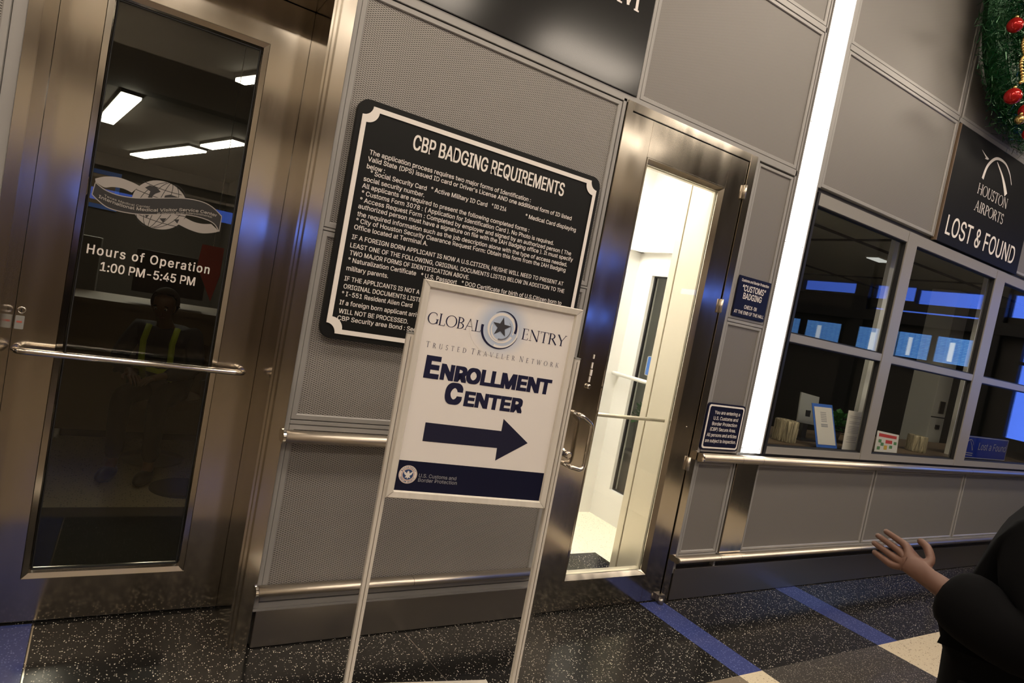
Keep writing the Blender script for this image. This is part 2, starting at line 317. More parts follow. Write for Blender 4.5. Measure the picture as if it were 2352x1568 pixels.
# roman capitals drawn as thick and thin strokes with serifs
TK, TN = .115, .042
def _l(x0, y0, x1, y1, wd): return ('l', [(x0, y0), (x1, y1)], wd)
def _a(cx_, cy, rx, ry, a0, a1, n=16): return ('a', cx_, cy, rx, ry, a0, a1, n)
def _s(x, y, h=.12): return ('l', [(x - h, y), (x + h, y)], TN)
ST = lambda x, top=1, bot=0: [_l(x, bot, x, top, TK), _s(x, top - .02), _s(x, bot + .02)]
ROMAN = {
 'G': (.95, [_a(.48, .5, .43, .49, 50, 335), _l(.85, .08, .85, .44, TK), _s(.85, .44, .13), _l(.76, .88, .76, .72, TN)]),
 'L': (.60, ST(.14) + [_l(.14, .02, .56, .02, TN), _l(.55, 0, .57, .2, TN)]),
 'O': (1.0, [_a(.5, .5, .45, .49, 0, 360, 28)]), 'Q': (1.0, [_a(.5, .5, .45, .49, 0, 360, 28), _l(.5, .1, 1, -.2, TK * .7)]),
 'B': (.66, ST(.14) + [_a(.22, .755, .30, .225, -90, 90), _a(.22, .27, .36, .25, -90, 90), _l(.14, .98, .26, .98, TN), _l(.14, .52, .26, .52, TN), _l(.14, .02, .26, .02, TN)]),
 'A': (.90, [_l(.10, 0, .45, 1, TN * 1.2), _l(.43, 1, .80, 0, TK), _l(.24, .34, .68, .34, TN), _s(.09, .02), _s(.81, .02)]),
 'E': (.62, ST(.14) + [_l(.14, .98, .54, .98, TN), _l(.14, .52, .46, .52, TN), _l(.14, .02, .56, .02, TN), _l(.53, 1, .53, .82, TN), _l(.46, .44, .46, .6, TN), _l(.55, 0, .58, .2, TN)]),
 'N': (.95, [_l(.14, 0, .14, 1, TN * 1.3), _l(.12, 1, .80, 0, TK), _l(.80, 0, .80, 1, TN * 1.3), _s(.14, .02), _s(.80, .98), _s(.08, .98, .07)]),
 'T': (.76, [_l(.38, 0, .38, 1, TK), _s(.38, .02), _l(.03, .98, .73, .98, TN), _l(.03, 1, .02, .8, TN), _l(.73, 1, .74, .8, TN)]),
 'R': (.78, ST(.14) + [_a(.22, .745, .32, .235, -90, 90), _l(.14, .98, .26, .98, TN), _l(.14, .51, .26, .51, TN), _l(.34, .52, .76, 0, TK)]),
 'Y': (.80, [_l(.06, 1, .42, .42, TK), _l(.76, 1, .41, .42, TN * 1.2), _l(.41, 0, .41, .46, TK), _s(.41, .02), _s(.06, .98, .09), _s(.76, .98, .09)]),
 'U': (.86, [_l(.14, .98, .14, .32, TK), _a(.43, .32, .29, .31, 180, 360), _l(.72, .32, .72, .98, TN * 1.3), _s(.14, .98), _s(.72, .98)]),
 'S': (.56, [('c', arc(.28, .745, .20, .235, 30, 265, 12) + arc(.28, .255, .22, .235, 92, -150, 12), .085), _l(.46, .98, .46, .78, TN), _l(.07, .02, .07, .22, TN)]),
 'D': (.90, ST(.14) + [_a(.24, .5, .58, .48, -90, 90), _l(.14, .98, .28, .98, TN), _l(.14, .02, .28, .02, TN)]),
 'V': (.86, [_l(.06, 1, .43, 0, TK), _l(.80, 1, .43, 0, TN * 1.2), _s(.06, .98, .1), _s(.80, .98, .1)]),
 'W': (1.2, [_l(.06, 1, .34, 0, TK), _l(.62, 1, .34, 0, TN * 1.2), _l(.58, 1, .86, 0, TK), _l(1.14, 1, .86, 0, TN * 1.2), _s(.06, .98, .1), _s(1.14, .98, .1), _s(.6, .98, .1)]),
 'K': (.80, ST(.14) + [_l(.70, 1, .2, .46, TN * 1.2), _l(.32, .56, .76, 0, TK), _s(.70, .98, .09)]),
 'H': (.92, ST(.14) + ST(.78) + [_l(.14, .5, .78, .5, TN)]), 'I': (.30, ST(.15)),
 'P': (.64, ST(.14) + [_a(.22, .73, .34, .25, -90, 90), _l(.14, .98, .26, .98, TN), _l(.14, .48, .26, .48, TN)]),
 'M': (1.08, [_l(.12, 0, .18, 1, TN * 1.3), _l(.17, 1, .53, .05, TK), _l(.90, 1, .53, .05, TN * 1.2), _l(.90, 1, .95, 0, TK), _s(.12, .02), _s(.95, .02)]),
}
def roman(bm, s, x0, x1, z, cap, y, track=.06, small=None, weight=1.):
    """roman capitals fitted between x0 and x1; lower-case letters become small capitals"""
    pos = []; x = 0
    for ch in s:
        if ch == ' ': x += .42; continue
        k = 1 if ch.isupper() or small is None else small
        pos.append((ch.upper(), x, k)); x += ROMAN[ch.upper()][0] * k + track
    sx_ = (x1 - x0) / (x - track); h = 0
    for ch, px, k in pos:
        for q in ROMAN[ch][1]:
            h = (h + 1) % 5; yy = y - h * .00004
            tr = lambda p: (x0 + (px + p[0] * k) * sx_, z + p[1] * k * cap)
            if q[0] == 'l': stroke(bm, [tr(p) for p in q[1]], q[2] * k * weight * (sx_ if abs(q[1][0][0] - q[1][1][0]) < abs(q[1][0][1] - q[1][1][1]) else cap), yy)
            elif q[0] == 'c': stroke(bm, [tr(p) for p in q[1]], q[2] * k * weight * (sx_ + cap) / 2, yy)
            else:
                _, cx_, cy, rx, ry, a0, a1, n = q; A = [a0 + (a1 - a0) * i / n for i in range(n + 1)]
                pts = [tr((cx_ + rx * math.cos(math.radians(a)), cy + ry * math.sin(math.radians(a)))) for a in A]
                stroke(bm, pts, [(TN + (TK - TN) * math.cos(math.radians(a)) ** 2) * k * weight * (sx_ + cap) / 2 for a in A], yy)

# ================================================================== SETTING
XL, XR, YB, ZC = -5.0, 9.7, -7.5, 5.0
floor = struct('floor', B((XL, XR, YB, .36, -.1, 0)), 'terrazzo_black')
# inlaid terrazzo bands and fields
def inlay(n, pts, m):
    bm = bmesh.new(); slab(bm, pts, 0, .0008); return struct('trim_%d' % n, bm, m)
YF = -.73
inlay(1, [(2.815, -.002), (2.995, -.002), (2.995, YF), (2.815, YF)], 'terrazzo_blue')
inlay(2, [(4.09, -.002), (4.315, -.002), (4.315, YF), (4.09, YF)], 'terrazzo_blue')
inlay(3, [(-.36, .336), (-.125, .336), (-.105, -.73), (-.36, -.73)], 'terrazzo_blue')
inlay(4, [(2.815, YF), (2.995, YF), (2.995, -3.6), (2.815, -3.6)], 'terrazzo_beige')
inlay(5, [(2.995, YF), (4.085, YF), (4.085, -3.6), (2.995, -3.6)], 'terrazzo_grey')
inlay(6, [(4.085, YF), (5.4, YF), (5.4, -3.6), (4.085, -3.6)], 'terrazzo_beige')
inlay(7, [(-.122, .336), (-.117, .336), (-.097, -.73), (-.102, -.73)], 'steel_bright')
inlay(8, [(1.3105, -.03), (1.3135, -.03), (1.40, -.85), (1.397, -.85)], 'steel_dark')
inlay(9, [(XL, YF), (2.815, YF), (2.815, -3.6), (XL, -3.6)], 'terrazzo_mid')
inlay(10, [(XL, -3.6), (XR, -3.6), (XR, YB), (XL, YB)], 'terrazzo_mid')

# ---- front wall: core, grid bars, panels
wall = struct_root('wall_front')
obj('wall_core', B((XL, -.36, .03, .1, 0, ZC), (-.36, .62, .03, .1, 2.71, ZC), (.62, 2.01, .03, .1, 0, ZC), (2.01, 3.03, .03, .1, 2.71, ZC),
    (3.03, 3.70, .03, .1, 0, ZC), (3.70, 8.2, .03, .1, 0, .94), (3.70, 8.2, .03, .1, 2.66, ZC), (8.2, XR, .03, .1, 0, ZC)), 'groove', wall)
def panel(x0, x1, z0, z1, sheet='mesh_sheet', fw=.024, y=0.):
    p = obj('wall_panel', B((x0 + fw * .8, x1 - fw * .8, y + .006, y + .012, z0 + fw * .8, z1 - fw * .8)), sheet, wall)
    bm = bmesh.new(); ring(bm, x0, x1, z0, z1, [(0, y + .03), (0, y + .002), (.003, y - .002), (fw - .004, y - .002), (fw, y + .002), (fw, y + .03)])
    obj('panel_frame', bm, 'aluminium', p)
def bar(x0, x1, z0, z1): obj('grid_bar', B((x0, x1, -.004, .03, z0, z1)), 'aluminium', wall, .0015)
cols_low = [(-3.3, -1.86), (-1.82, -.40)]
for (a, c) in cols_low:
    for (z0, z1) in ((.20, .93), (.965, 1.735), (1.755, 2.70), (2.73, 3.57), (3.61, 4.6)): panel(a, c, z0, z1)
for (z0, z1) in ((.195, .945), (.965, 1.737), (1.751, 2.690)): panel(.640, 1.985, z0, z1)
panel(2.085, 3.395, 2.735, 3.572, 'fine_sheet'); panel(.66, 2.045, 3.61, 4.6, 'fine_sheet'); panel(2.085, 3.395, 3.61, 4.6, 'fine_sheet')
for (z0, z1) in ((.29, .87), (.955, 1.735), (1.757, 2.685)): panel(3.062, 3.392, z0, z1, 'fine_sheet', .02)
for (a, c) in ((3.67, 5.115), (5.165, 6.54), (6.58, 8.0)):
    if not 5.1 < a < 6: panel(a, c, 2.70, 3.572, 'fine_sheet')
    panel(a, c, 3.612, 4.6, 'fine_sheet')
for (a, c) in ((3.64, 5.05), (5.075, 6.52), (6.55, 8.05)): panel(a, c, .29, .87, 'fine_sheet', .018)
bar(.622, .640, .17, 4.6); bar(1.987, 2.008, .17, 2.71); bar(-.398, -.362, 0, 4.6); bar(2.062, 2.083, 2.73, 4.6); bar(3.397, 3.414, .17, 4.6); bar(3.034, 3.060, .17, 2.70)
bar(3.632, 3.668, 2.69, 4.6); bar(5.117, 5.129, 2.70, 4.6); bar(6.552, 6.578, 2.70, 4.6)
bar(.622, 3.41, 2.695, 2.733); bar(.622, 3.41, 3.574, 3.608); bar(3.66, 8.1, 3.574, 3.610); bar(3.062, 3.395, 1.737, 1.755); bar(3.062, 3.395, .935, .953)
bar(.640, 1.987, .947, .963); bar(.640, 1.987, .165, .193); bar(.640, 1.987, 1.739, 1.749); bar(3.06, 8.1, .262, .288)
b_ = struct('baseboard_left', B((-3.4, -.37, -.012, .03, 0, .165)), 'steel_base', None, .002)
b_ = struct('baseboard_middle', B((.635, 1.995, -.012, .03, .004, .162)), 'steel_base', None, .002)
b_ = struct('baseboard_right', B((3.045, 8.1, -.012, .03, .004, .20)), 'steel_base', None, .002)
struct('trim_11', B((.606, 1.995, -.016, .03, .161, .171)), 'aluminium', None, .002)
# stainless cover under the wall light, between the two rails
struct('trim_12', B((3.418, 3.625, -.012, .03, .285, .925)), 'steel', None, .002)
struct('trim_13', B((-.36, -.322, -.016, .355, 0, 4.4)), 'steel', None, .002)           # left door jamb
bm = bmesh.new(); prism_x  # right door jamb: return face, front face with a reveal line
struct('trim_14', B((.5415, .552, .012, .36, 0, 2.66), (.552, .566, -.002, .34, 0, 4.4), (.566, .618, -.022, .03, 0, 4.4)), 'steel', None, .0012)
struct('trim_15', B((-.322, .5415, -.012, .355, 2.655, 4.4)), 'steel', None, .002)      # head panel over the recessed door

# ---- other concourse walls, ceiling
struct('ceiling', B((XL, XR, YB, .03, ZC, ZC + .1)), 'concourse_ceiling')
struct('wall_left', B((XL - .1, XL, YB, .1, 0, ZC)), 'concourse_wall')
# wall behind the camera, with a ribbon of windows
bw = struct_root('wall_back')
def hole_wall(name, par, axis, at, th, u0, u1, holes, m, z1=ZC):
    us = sorted({u0, u1, *[h[0] for h in holes], *[h[1] for h in holes]}); zs = sorted({0, z1, *[h[2] for h in holes], *[h[3] for h in holes]}); bm = bmesh.new()
    for a, c in zip(us, us[1:]):
        for z0, zz in zip(zs, zs[1:]):
            mu, mz = (a + c) / 2, (z0 + zz) / 2
            if any(h[0] < mu < h[1] and h[2] < mz < h[3] for h in holes): continue
            box(bm, a, c, at, at + th, z0, zz) if axis == 'y' else box(bm, at, at + th, a, c, z0, zz)
    bmesh.ops.remove_doubles(bm, verts=bm.verts, dist=1e-5); return obj(name, bm, m, par)
hole_wall('wall_core', bw, 'y', YB - .1, .1, XL, XR, [(-4.2, -3.5, 1.97, 2.14), (-2.9, -1.9, 1.97, 2.14), (-.7, .3, 1.97, 2.14), (1.0, 2.4, 2.02, 2.2), (3.2, 4.2, 2.05, 2.22), (6.8, 8.5, 1.66, 1.78), (6.8, 8.5, 2.82, 2.94)], 'wall_brown')
obj('upper_cladding', B((XL, XR, YB, YB + .04, 3.1, 3.55), (XL, 6.4, YB, YB + .04, 2.45, 3.1), (XL, XR, YB, YB + .04, 4.1, ZC)), 'concourse_wall', bw); obj('beam', B((XL, XR, YB, YB + .35, 3.56, 4.06)), 'wall_brown', bw); obj('ledge', B((XL, 6.4, YB, YB + .05, 2.28, 2.32)), 'concourse_wall', bw)
rw = struct_root('wall_right')
holes = [(-7.0, -5.4, 2.50, 2.62), (-4.15, -3.19, 2.80, 2.965), (-2.93, -2.33, 2.75, 2.96), (-2.30, -1.32, 2.72, 2.93), (-1.13, -.95, 2.65, 2.95), (-.90, -.48, 1.12, 2.90), (-2.90, -1.30, 2.585, 2.615)]
hole_wall('wall_core', rw, 'x', XR, .1, YB, .1, holes, 'dark_wall')
obj('beam', B((XR - .12, XR, -4.4, -.3, 2.40, 2.56)), 'dark_metal', rw); obj('beam', B((XR - .1, XR, -3.17, -2.95, 0, 5)), 'dark_metal', rw); obj('beam', B((XR - .1, XR, -1.30, -1.14, 0, 5)), 'dark_metal', rw)
obj('window_bar', B((XR - .02, XR + .02, -.90, -.48, 2.06, 2.10), (XR - .02, XR + .02, -.90, -.48, 2.45, 2.47)), 'dark_metal', rw)

# ------------------------------------------------------------------ DOOR 1 : recessed stainless door with glass
YD = .34
d1 = struct_root('door_1')
bm = bmesh.new(); x0, x1, z0, z1 = -.321, .5405, .012, 2.652; gx0, gx1, gz0, gz1 = -.155, .356, .234, 2.432
bx = .030
for q in ((x0, gx0 - bx, z0, z1), (gx1 + bx, x1, z0, z1), (gx0 - bx, gx1 + bx, z0, gz0 - bx - .02), (gx0 - bx, gx1 + bx, gz1 + bx, z1)): box(bm, q[0], q[1], YD, YD + .045, q[2], q[3])
obj('door_leaf', bm, 'steel', d1, .0012)
bm = bmesh.new(); ring(bm, gx0 - bx, gx1 + bx, gz0 - bx - .02, gz1 + bx, [(0, YD + .004), (.003, YD - .006), (bx * .75, YD + .002), (bx, YD + .016), (bx, YD + .040)])
obj('glazing_bead', bm, 'steel', d1)
obj('pane', B((gx0 - .01, gx1 + .01, YD + .018, YD + .026, gz0 - .04, gz1 + .01)), 'glass_tint', d1)
bm = bmesh.new(); ring(bm, gx0, gx1, gz0 - .02, gz1, [(0, YD + .014), (.004, YD + .014), (.004, YD + .026)])
obj('gasket', bm, 'rubber', d1)
bm = bmesh.new(); yb = YD - .075; zb = 1.087
tube(bm, [(-.303, YD, zb)] + bend((-.303, YD, zb), (-.303, yb, zb), (.1, yb, zb), .04) + bend((.1, yb, zb), (.485, yb, zb), (.485, YD, zb), .04) + [(.485, YD, zb)], .0125, 14)
obj('pull_handle', bm, 'steel_bright', d1)
bm = bmesh.new(); lathe(bm, [(.014, 0), (.014, .004), (.010, .006), (.009, .004)], 20, (-.302, YD, 1.227), 'y'); lk = obj('lock_cylinder', bm, 'steel_bright', d1)
bm = B((-.304, -.300, YD - .0065, YD - .004, 1.221, 1.233)); obj('keyway', bm, 'rubber', lk)
bm = bmesh.new(); prism(bm, rrect(-.317, -.290, 1.156, 1.206, .003), YD - .003, YD); ip = obj('lock_indicator', bm, 'grey_plastic', d1)
obj('indicator_window', B((-.312, -.296, YD - .0038, YD - .003, 1.180, 1.187)), 'red_led', ip)
YG1 = YD + .0172
obj('lettering', T_(('Hours of Operation', -.134, .298, 1.4755, .0355, YG1, dict(bold=.012, spacing=1.15)), ('1:00 PM-5:45 PM', -.083, .251, 1.4165, .0345, YG1, dict(bold=.012))), 'white_letter', d1)
# emblem: globe wrapped in a ribbon
gcx, gcz, gr = .083, 1.7135, .098
bm = bmesh.new(); prism(bm, arc(gcx, gcz, gr, gr * .98, 0, 350, 47), YG1 - .0002, YG1); em = obj('emblem', bm, 'frost', d1)
bm = bmesh.new()
for k in (-.75, -.42, -.1, .22, .55, .85):
    stroke(bm, [(gcx + gr * math.sin(math.radians(a)) * .28 + k * gr * math.cos(math.radians(a)), gcz + gr * .97 * math.sin(math.radians(a))) for a in range(-78, 79, 6)], .0022, YG1 - .0004)
for k in (-.62, -.15, .32, .7):
    hw = math.sqrt(1 - k * k); stroke(bm, [(gcx + gr * hw * u, gcz + gr * (k - .10 * u - .06 * (1 - u * u))) for u in [i / 8 - 1 for i in range(17)]], .0026, YG1 - .0004)
for P in ([(-.04, .045), (-.06, .055), (-.045, .068), (-.02, .066), (-.005, .052), (-.022, .04), (-.03, .03), (-.03, .012), (-.045, .02)], [(.012, .042), (.03, .05), (.06, .046), (.085, .036), (.08, .018), (.05, .022), (.03, .026), (.01, .03)],
          [(-.045, -.05), (-.03, -.045), (-.04, -.062)], [(.005, -.052), (.03, -.046), (.02, -.066)], [(.055, -.045), (.075, -.04), (.07, -.058)]):
    prism(bm, [(gcx + a, gcz + c) for a, c in P], YG1 - .00045, YG1 - .0003)
obj('globe_lines', bm, 'frost_dark', em)
TOP = [(-0.139, 1.746), (-0.105, 1.726), (-0.06, 1.717), (-0.001, 1.721), (0.073, 1.739), (0.165, 1.761), (0.23, 1.763), (0.272, 1.75), (0.31, 1.722)]
BOT = [(-0.144, 1.699), (-0.122, 1.681), (-0.088, 1.662), (-0.037, 1.657), (0.022, 1.662), (0.097, 1.679), (0.174, 1.697), (0.24, 1.698), (0.285, 1.686), (0.31, 1.657)]
def smooth(P, n=5):
    Q = []
    for i in range(len(P) - 1):
        p0, p1, p2, p3 = P[max(i - 1, 0)], P[i], P[i + 1], P[min(i + 2, len(P) - 1)]
        for k in range(n):
            t_ = k / n; Q.append(tuple(.5 * (2 * p1[j] + (p2[j] - p0[j]) * t_ + (2 * p0[j] - 5 * p1[j] + 4 * p2[j] - p3[j]) * t_ ** 2 + (3 * p1[j] - p0[j] - 3 * p2[j] + p3[j]) * t_ ** 3) for j in (0, 1)))
    return Q + [P[-1]]
sT, sB = smooth(TOP), smooth(BOT)
bm = bmesh.new(); prism(bm, sT + sB[::-1], YG1 - .0008, YG1 - .0006); obj('ribbon', bm, 'frost_dark', em)
bm = bmesh.new(); stroke(bm, sT, .0035, YG1 - .0010); stroke(bm, sB, .0035, YG1 - .0010); stroke(bm, [TOP[0], BOT[0]], .003, YG1 - .0010); stroke(bm, [TOP[-1], BOT[-1]], .003, YG1 - .0010)
prism(bm, smooth([(-0.142, 1.76), (-0.111, 1.776), (-0.069, 1.784), (-0.024, 1.778), (0.004, 1.77)]) + smooth([(-0.018, 1.738), (-0.049, 1.746), (-0.084, 1.743), (-0.109, 1.735), (-.139, 1.748)]), YG1 - .0010, YG1 - .0009)
prism(bm, smooth([(0.158, 1.653), (0.199, 1.641), (0.242, 1.636), (0.281, 1.645), (0.31, 1.658)]) + smooth([(0.276, 1.682), (0.243, 1.675), (0.21, 1.676), (0.179, 1.685)]), YG1 - .0010, YG1 - .0009)
obj('ribbon_edge', bm, 'frost', em)
mid = lambda off: (lambda x: (math.sin((x + .139) / .45 * 2 * math.pi * .88 + math.pi) * .022) + off)
bm = T_(('Texas Medical Center', -.105, .050, 1.7105, .0078, YG1 - .0012, dict(curve=mid(0))), ('International Medical Visitor Service Center', -.122, .292, 1.6925, .0115, YG1 - .0012, dict(bold=.012, curve=mid(.004))), ('at George Bush Intercontinental', .078, .275, 1.684, .0075, YG1 - .0012, dict(curve=mid(.002))))
obj('ribbon_lettering', bm, 'frost_line', em)

# ------------------------------------------------------------------ DOOR 2 : stainless door with a bright lobby behind
d2 = struct_root('door_2')
obj('door_frame', B((2.012, 2.052, -.012, .10, 0, 2.708), (2.972, 3.030, -.012, .10, 0, 2.708), (2.052, 2.972, -.012, .10, 2.664, 2.708)), 'steel', d2, .0015)
gx0, gx1, gz0, gz1 = 2.205, 2.818, .172, 2.474
bm = bmesh.new()
for q in ((2.056, gx0, .012, 2.660), (gx1, 2.967, .012, 2.660), (gx0, gx1, .012, gz0), (gx0, gx1, gz1, 2.660)): box(bm, q[0], q[1], -.004, .042, q[2], q[3])
obj('door_leaf', bm, 'steel', d2, .001)
bm = bmesh.new(); ring(bm, gx0, gx1, gz0, gz1, [(0, -.003), (.003, -.009), (.008, -.009), (.030, .014), (.030, .02)])
obj('glazing_bead', bm, 'steel', d2)
obj('pane', B((gx0 + .01, gx1 - .01, .018, .026, gz0 + .01, gz1 - .01)), 'glass', d2)
bm = bmesh.new(); ring(bm, gx0 + .01, gx1 - .01, gz0 + .01, gz1 - .01, [(0, .027), (0.018, .027), (.024, .034), (.024, .060), (0, .060)]); gb = obj('inner_bead', bm, 'cream_steel', d2)
bm = bmesh.new()
for x in (2.30, 2.47, 2.66): lathe(bm, [(.004, 0), (.003, .002)], 10, (x, .028, gz1 - .018), 'y'); lathe(bm, [(.004, 0), (.003, .002)], 10, (x, .028, gz0 + .018), 'y')
for z in (2.28, 1.85, 1.38, .9, .45): lathe(bm, [(.004, 0), (.003, .002)], 10, (gx1 - .018, .028, z), 'y')
obj('screws', bm, 'steel_dark', gb)
bm = bmesh.new(); hx, hy = 2.145, -.062
tube(bm, [(1.995 + .07, -.004, 1.098)] + bend((2.065, -.004, 1.098), (2.065, hy, 1.098), (hx, hy, 1.06), .018) + bend((2.065, hy, 1.09), (hx, hy, 1.06), (hx, hy, .83), .03) + bend((hx, hy, 1.0), (hx, hy, .812), (2.065, hy, .822), .035) + bend((hx, hy, .815), (2.065, hy, .825), (2.065, -.004, .825), .018) + [(2.065, -.004, .825)], .0115, 12)
obj('pull_handle', bm, 'steel_bright', d2)
bm = bmesh.new(); lathe(bm, [(.019, 0), (.019, .030), (.016, .034), (.012, .034)], 20, (2.055, -.004, .880), 'y'); obj('lock_cylinder', bm, 'steel_bright', d2)
bm = bmesh.new(); lathe(bm, [(.013, 0), (.013, .014), (.009, .02)], 16, (2.112, -.004, 1.245), 'y'); obj('lock_knob', bm, 'steel_bright', d2)
bm = B((2.111, 2.119, -.008, -.004, 1.268, 1.298), (2.112, 2.122, -.009, -.004, 1.302, 1.334), (2.112, 2.119, -.008, -.004, 1.340, 1.372), (2.113, 2.119, -.008, -.004, 1.392, 1.414)); obj('worn_sticker', bm, 'white_paper', d2)
for z in (2.485, 1.812, .858):
    bm = bmesh.new(); tube(bm, [(2.969, -.016, z - .04), (2.969, -.016, z + .04)], .010, 12); box(bm, 2.955, 2.969, -.010, -.004, z - .038, z + .038); obj('hinge', bm, 'steel_rail', d2)
bm = bmesh.new(); lathe(bm, [(.005, 0), (.004, .003)], 10, (2.905, -.004, 1.076), 'y'); obj('screw', bm, 'steel_bright', d2)
bm = bmesh.new(); tube(bm, [(2.08, .095, 1.083), (2.93, .095, 1.083)], .011, 12); box(bm, 2.905, 2.93, .04, .10, 1.066, 1.100); box(bm, 2.08, 2.105, .04, .10, 1.066, 1.100); obj('inner_push_bar', bm, 'cream_steel', d2)
bm = bmesh.new(); lathe(bm, [(.017, 0), (.017, .022), (.012, .035)], 14, (2.955, -.034, .0)); box(bm, 2.94, 2.99, -.03, -.004, .012, .05); obj('floor_pivot', bm, 'steel_dark', d2)

# ------------------------------------------------------------------ LOBBY behind door 2
VX, VY = 3.575, 1.445
struct('floor_lobby', B((1.5, VX, .36, 1.6, -.1, 0)), 'terrazzo_cream'); struct('trim_16', B((2.02, 3.03, .1, .686, -.001, .001)), 'terrazzo_black')
struct('wall_lobby_back', B((1.5, 3.7, VY, VY + .08, 0, 2.96)), 'white_wall')
struct('wall_lobby_left', B((1.42, 1.5, .1, VY, 0, 2.96)), 'white_wall')
lw = struct_root('wall_lobby_right')
hole_wall('wall_core', lw, 'x', VX, .08, .1, VY, [(.86, 1.262, .262, 2.036)], 'white_wall', 2.96)
obj('ledge', B((VX - .055, VX, .45, VY, 2.215, 2.255), (1.5, VX, VY - .055, VY, 2.215, 2.255)), 'white_wall', lw)
bm = bmesh.new(); box(bm, VX + .030, VX + .05, 1.246, 1.262, .262, 2.036); box(bm, VX + .03, VX + .05, .86, 1.246, .262, .274); box(bm, VX + .03, VX + .05, .86, 1.246, 2.024, 2.036)
obj('slit_frame', bm, 'dark_metal', lw); obj('pane', B((VX + .036, VX + .042, .86, 1.246, .274, 2.024)), 'glass', lw)
bm = bmesh.new(); tube(bm, [(VX, 1.42, 1.20), (VX - .06, 1.42, 1.20), (VX - .06, .62, 1.20), (VX, .62, 1.20)], .016, 12); obj('grab_bar', bm, 'white_wall', lw)
struct('ceiling_lobby', B((1.42, 3.7, .1, 1.6, 2.96, 3.02)), 'white_wall')
struct('trim_17', B((2.945, 3.06, .105, .375, 0, 2.70), (2.955, 3.06, .375, .383, 0, 2.7), (2.945, 3.06, .383, .44, 0, 2.7)), 'cream_steel', None, .002)
struct('trim_18', B((3.06, VX, .105, .44, 0, 2.96)), 'white_wall'); struct('trim_19', B((1.5, 3.06, .105, .2, 2.70, 2.96), (1.5, 2.02, .105, .2, 0, 2.70)), 'white_wall')
t1 = thing('ceiling_light', 'bright square ceiling light inside the white lobby behind the right steel door', 'light', (2.5, .95, 2.94))
obj('diffuser', B((-.55, .55, -.3, .3, -.012, 0)), 'lobby_lamp', t1); bm = bmesh.new(); box(bm, -.58, .58, -.33, .33, 0, .019); obj('frame', bm, 'white_wall', t1)
s = thing('blue_sign', 'small bright blue sign with white arc in the narrow window of the lobby', 'sign', (VX + .055, 1.04, 1.24))
obj('plate', B((0, .004, -.15, .145, 0, .158)), 'bright_blue', s)
bm = bmesh.new()
for (a0, c0, a1, c1, wd) in [(.10, .08, .07, .118, .012), (.07, .118, .02, .135, .011), (.02, .135, -.04, .12, .009), (-.04, .12, -.08, .08, .007), (.03, .13, -.02, .09, .008), (-.02, .09, -.05, .05, .012)]:
    dy, dz = a1 - a0, c1 - c0; l = math.hypot(dy, dz); ny, nz = -dz / l * wd / 2, dy / l * wd / 2
    bm.faces.new([bm.verts.new((-.001, y, z)) for y, z in ((a0 + ny, c0 + nz), (a1 + ny, c1 + nz), (a1 - ny, c1 - nz), (a0 - ny, c0 - nz))])
obj('emblem', bm, 'white_letter', s)
bm = bmesh.new(); box(bm, -.0015, 0, .138, .145, 0, .158); box(bm, -.0015, 0, -.15, -.143, 0, .158); box(bm, -.0015, 0, -.15, .145, 0, .006); box(bm, -.0015, 0, -.15, .145, .152, .158); obj('border', bm, 'white_letter', s)

# ------------------------------------------------------------------ WINDOWS of the lost-property office
ZT, ZS, ZH = 1.722, .995, 2.585
YW = .026
wins = [(3.680, 4.790), (4.930, 6.255), (6.430, 7.90)]
for i, (a, c) in enumerate(wins):
    wn = struct_root('window_%d' % (i + 1))
    xl = 3.655 if i == 0 else wins[i - 1][1]
    bm = B((a, c, -.004, .05, ZH, 2.665), (a, c, -.004, .05, .945, ZS), (a, c, -.002, .05, ZT - .027, ZT + .027))
    if i: box(bm, xl, a, -.006, .05, .945, 2.665)
    else: obj('edge_trim', B((xl, a, -.006, .05, .945, 2.665)), 'dark_metal', wn, .002)
    if i == 2: box(bm, c, c + .14, -.006, .05, .945, 2.665)
    obj('window_frame', bm, 'mullion_paint', wn, .002)
    for z0, z1 in ((ZS, ZT - .027), (ZT + .027, ZH)):
        p = obj('pane', B((a + .004, c - .004, YW, YW + .006, z0 + .004, z1 - .004)), 'glass', wn)
        bm = bmesh.new(); ring(bm, a, c, z0, z1, [(0, .003), (.005, .003), (.005, YW - .002), (.010, YW - .002), (.010, YW + .008)]); obj('gasket', bm, 'rubber', p)

# ------------------------------------------------------------------ LOST-PROPERTY OFFICE
struct('trim_22', B((5.10, 5.26, .255, .29, .985, 2.78)), 'white_post'); struct('trim_23', B((6.73, 6.86, .255, .29, .985, 2.78)), 'white_post')
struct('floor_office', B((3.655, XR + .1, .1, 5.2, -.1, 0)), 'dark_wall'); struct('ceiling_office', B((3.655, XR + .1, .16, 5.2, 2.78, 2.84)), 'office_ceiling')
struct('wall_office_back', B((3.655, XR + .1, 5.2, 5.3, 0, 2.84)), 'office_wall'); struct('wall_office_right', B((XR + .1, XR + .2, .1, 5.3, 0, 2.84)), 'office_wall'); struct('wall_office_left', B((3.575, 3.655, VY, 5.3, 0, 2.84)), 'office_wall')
struct('trim_21', B((3.66, XR + .1, .9, .93, 2.765, 2.78), (3.66, XR + .1, 2.4, 2.43, 2.765, 2.78), (5.6, 5.63, .16, 5.2, 2.765, 2.78), (7.8, 7.83, .16, 5.2, 2.765, 2.78)), 'dark_wall')
ct = thing('counter', 'long dark counter inside the office window under the straw pots and notices', 'counter', (6.6, .5, 0))
obj('worktop', B((-2.88, 3.0, -.335, .35, .945, .985)), 'counter_wood', ct, .003); obj('front_panel', B((-2.86, 2.98, -.30, .30, 0, .945)), 'dark_wall', ct)
ZCt = .985
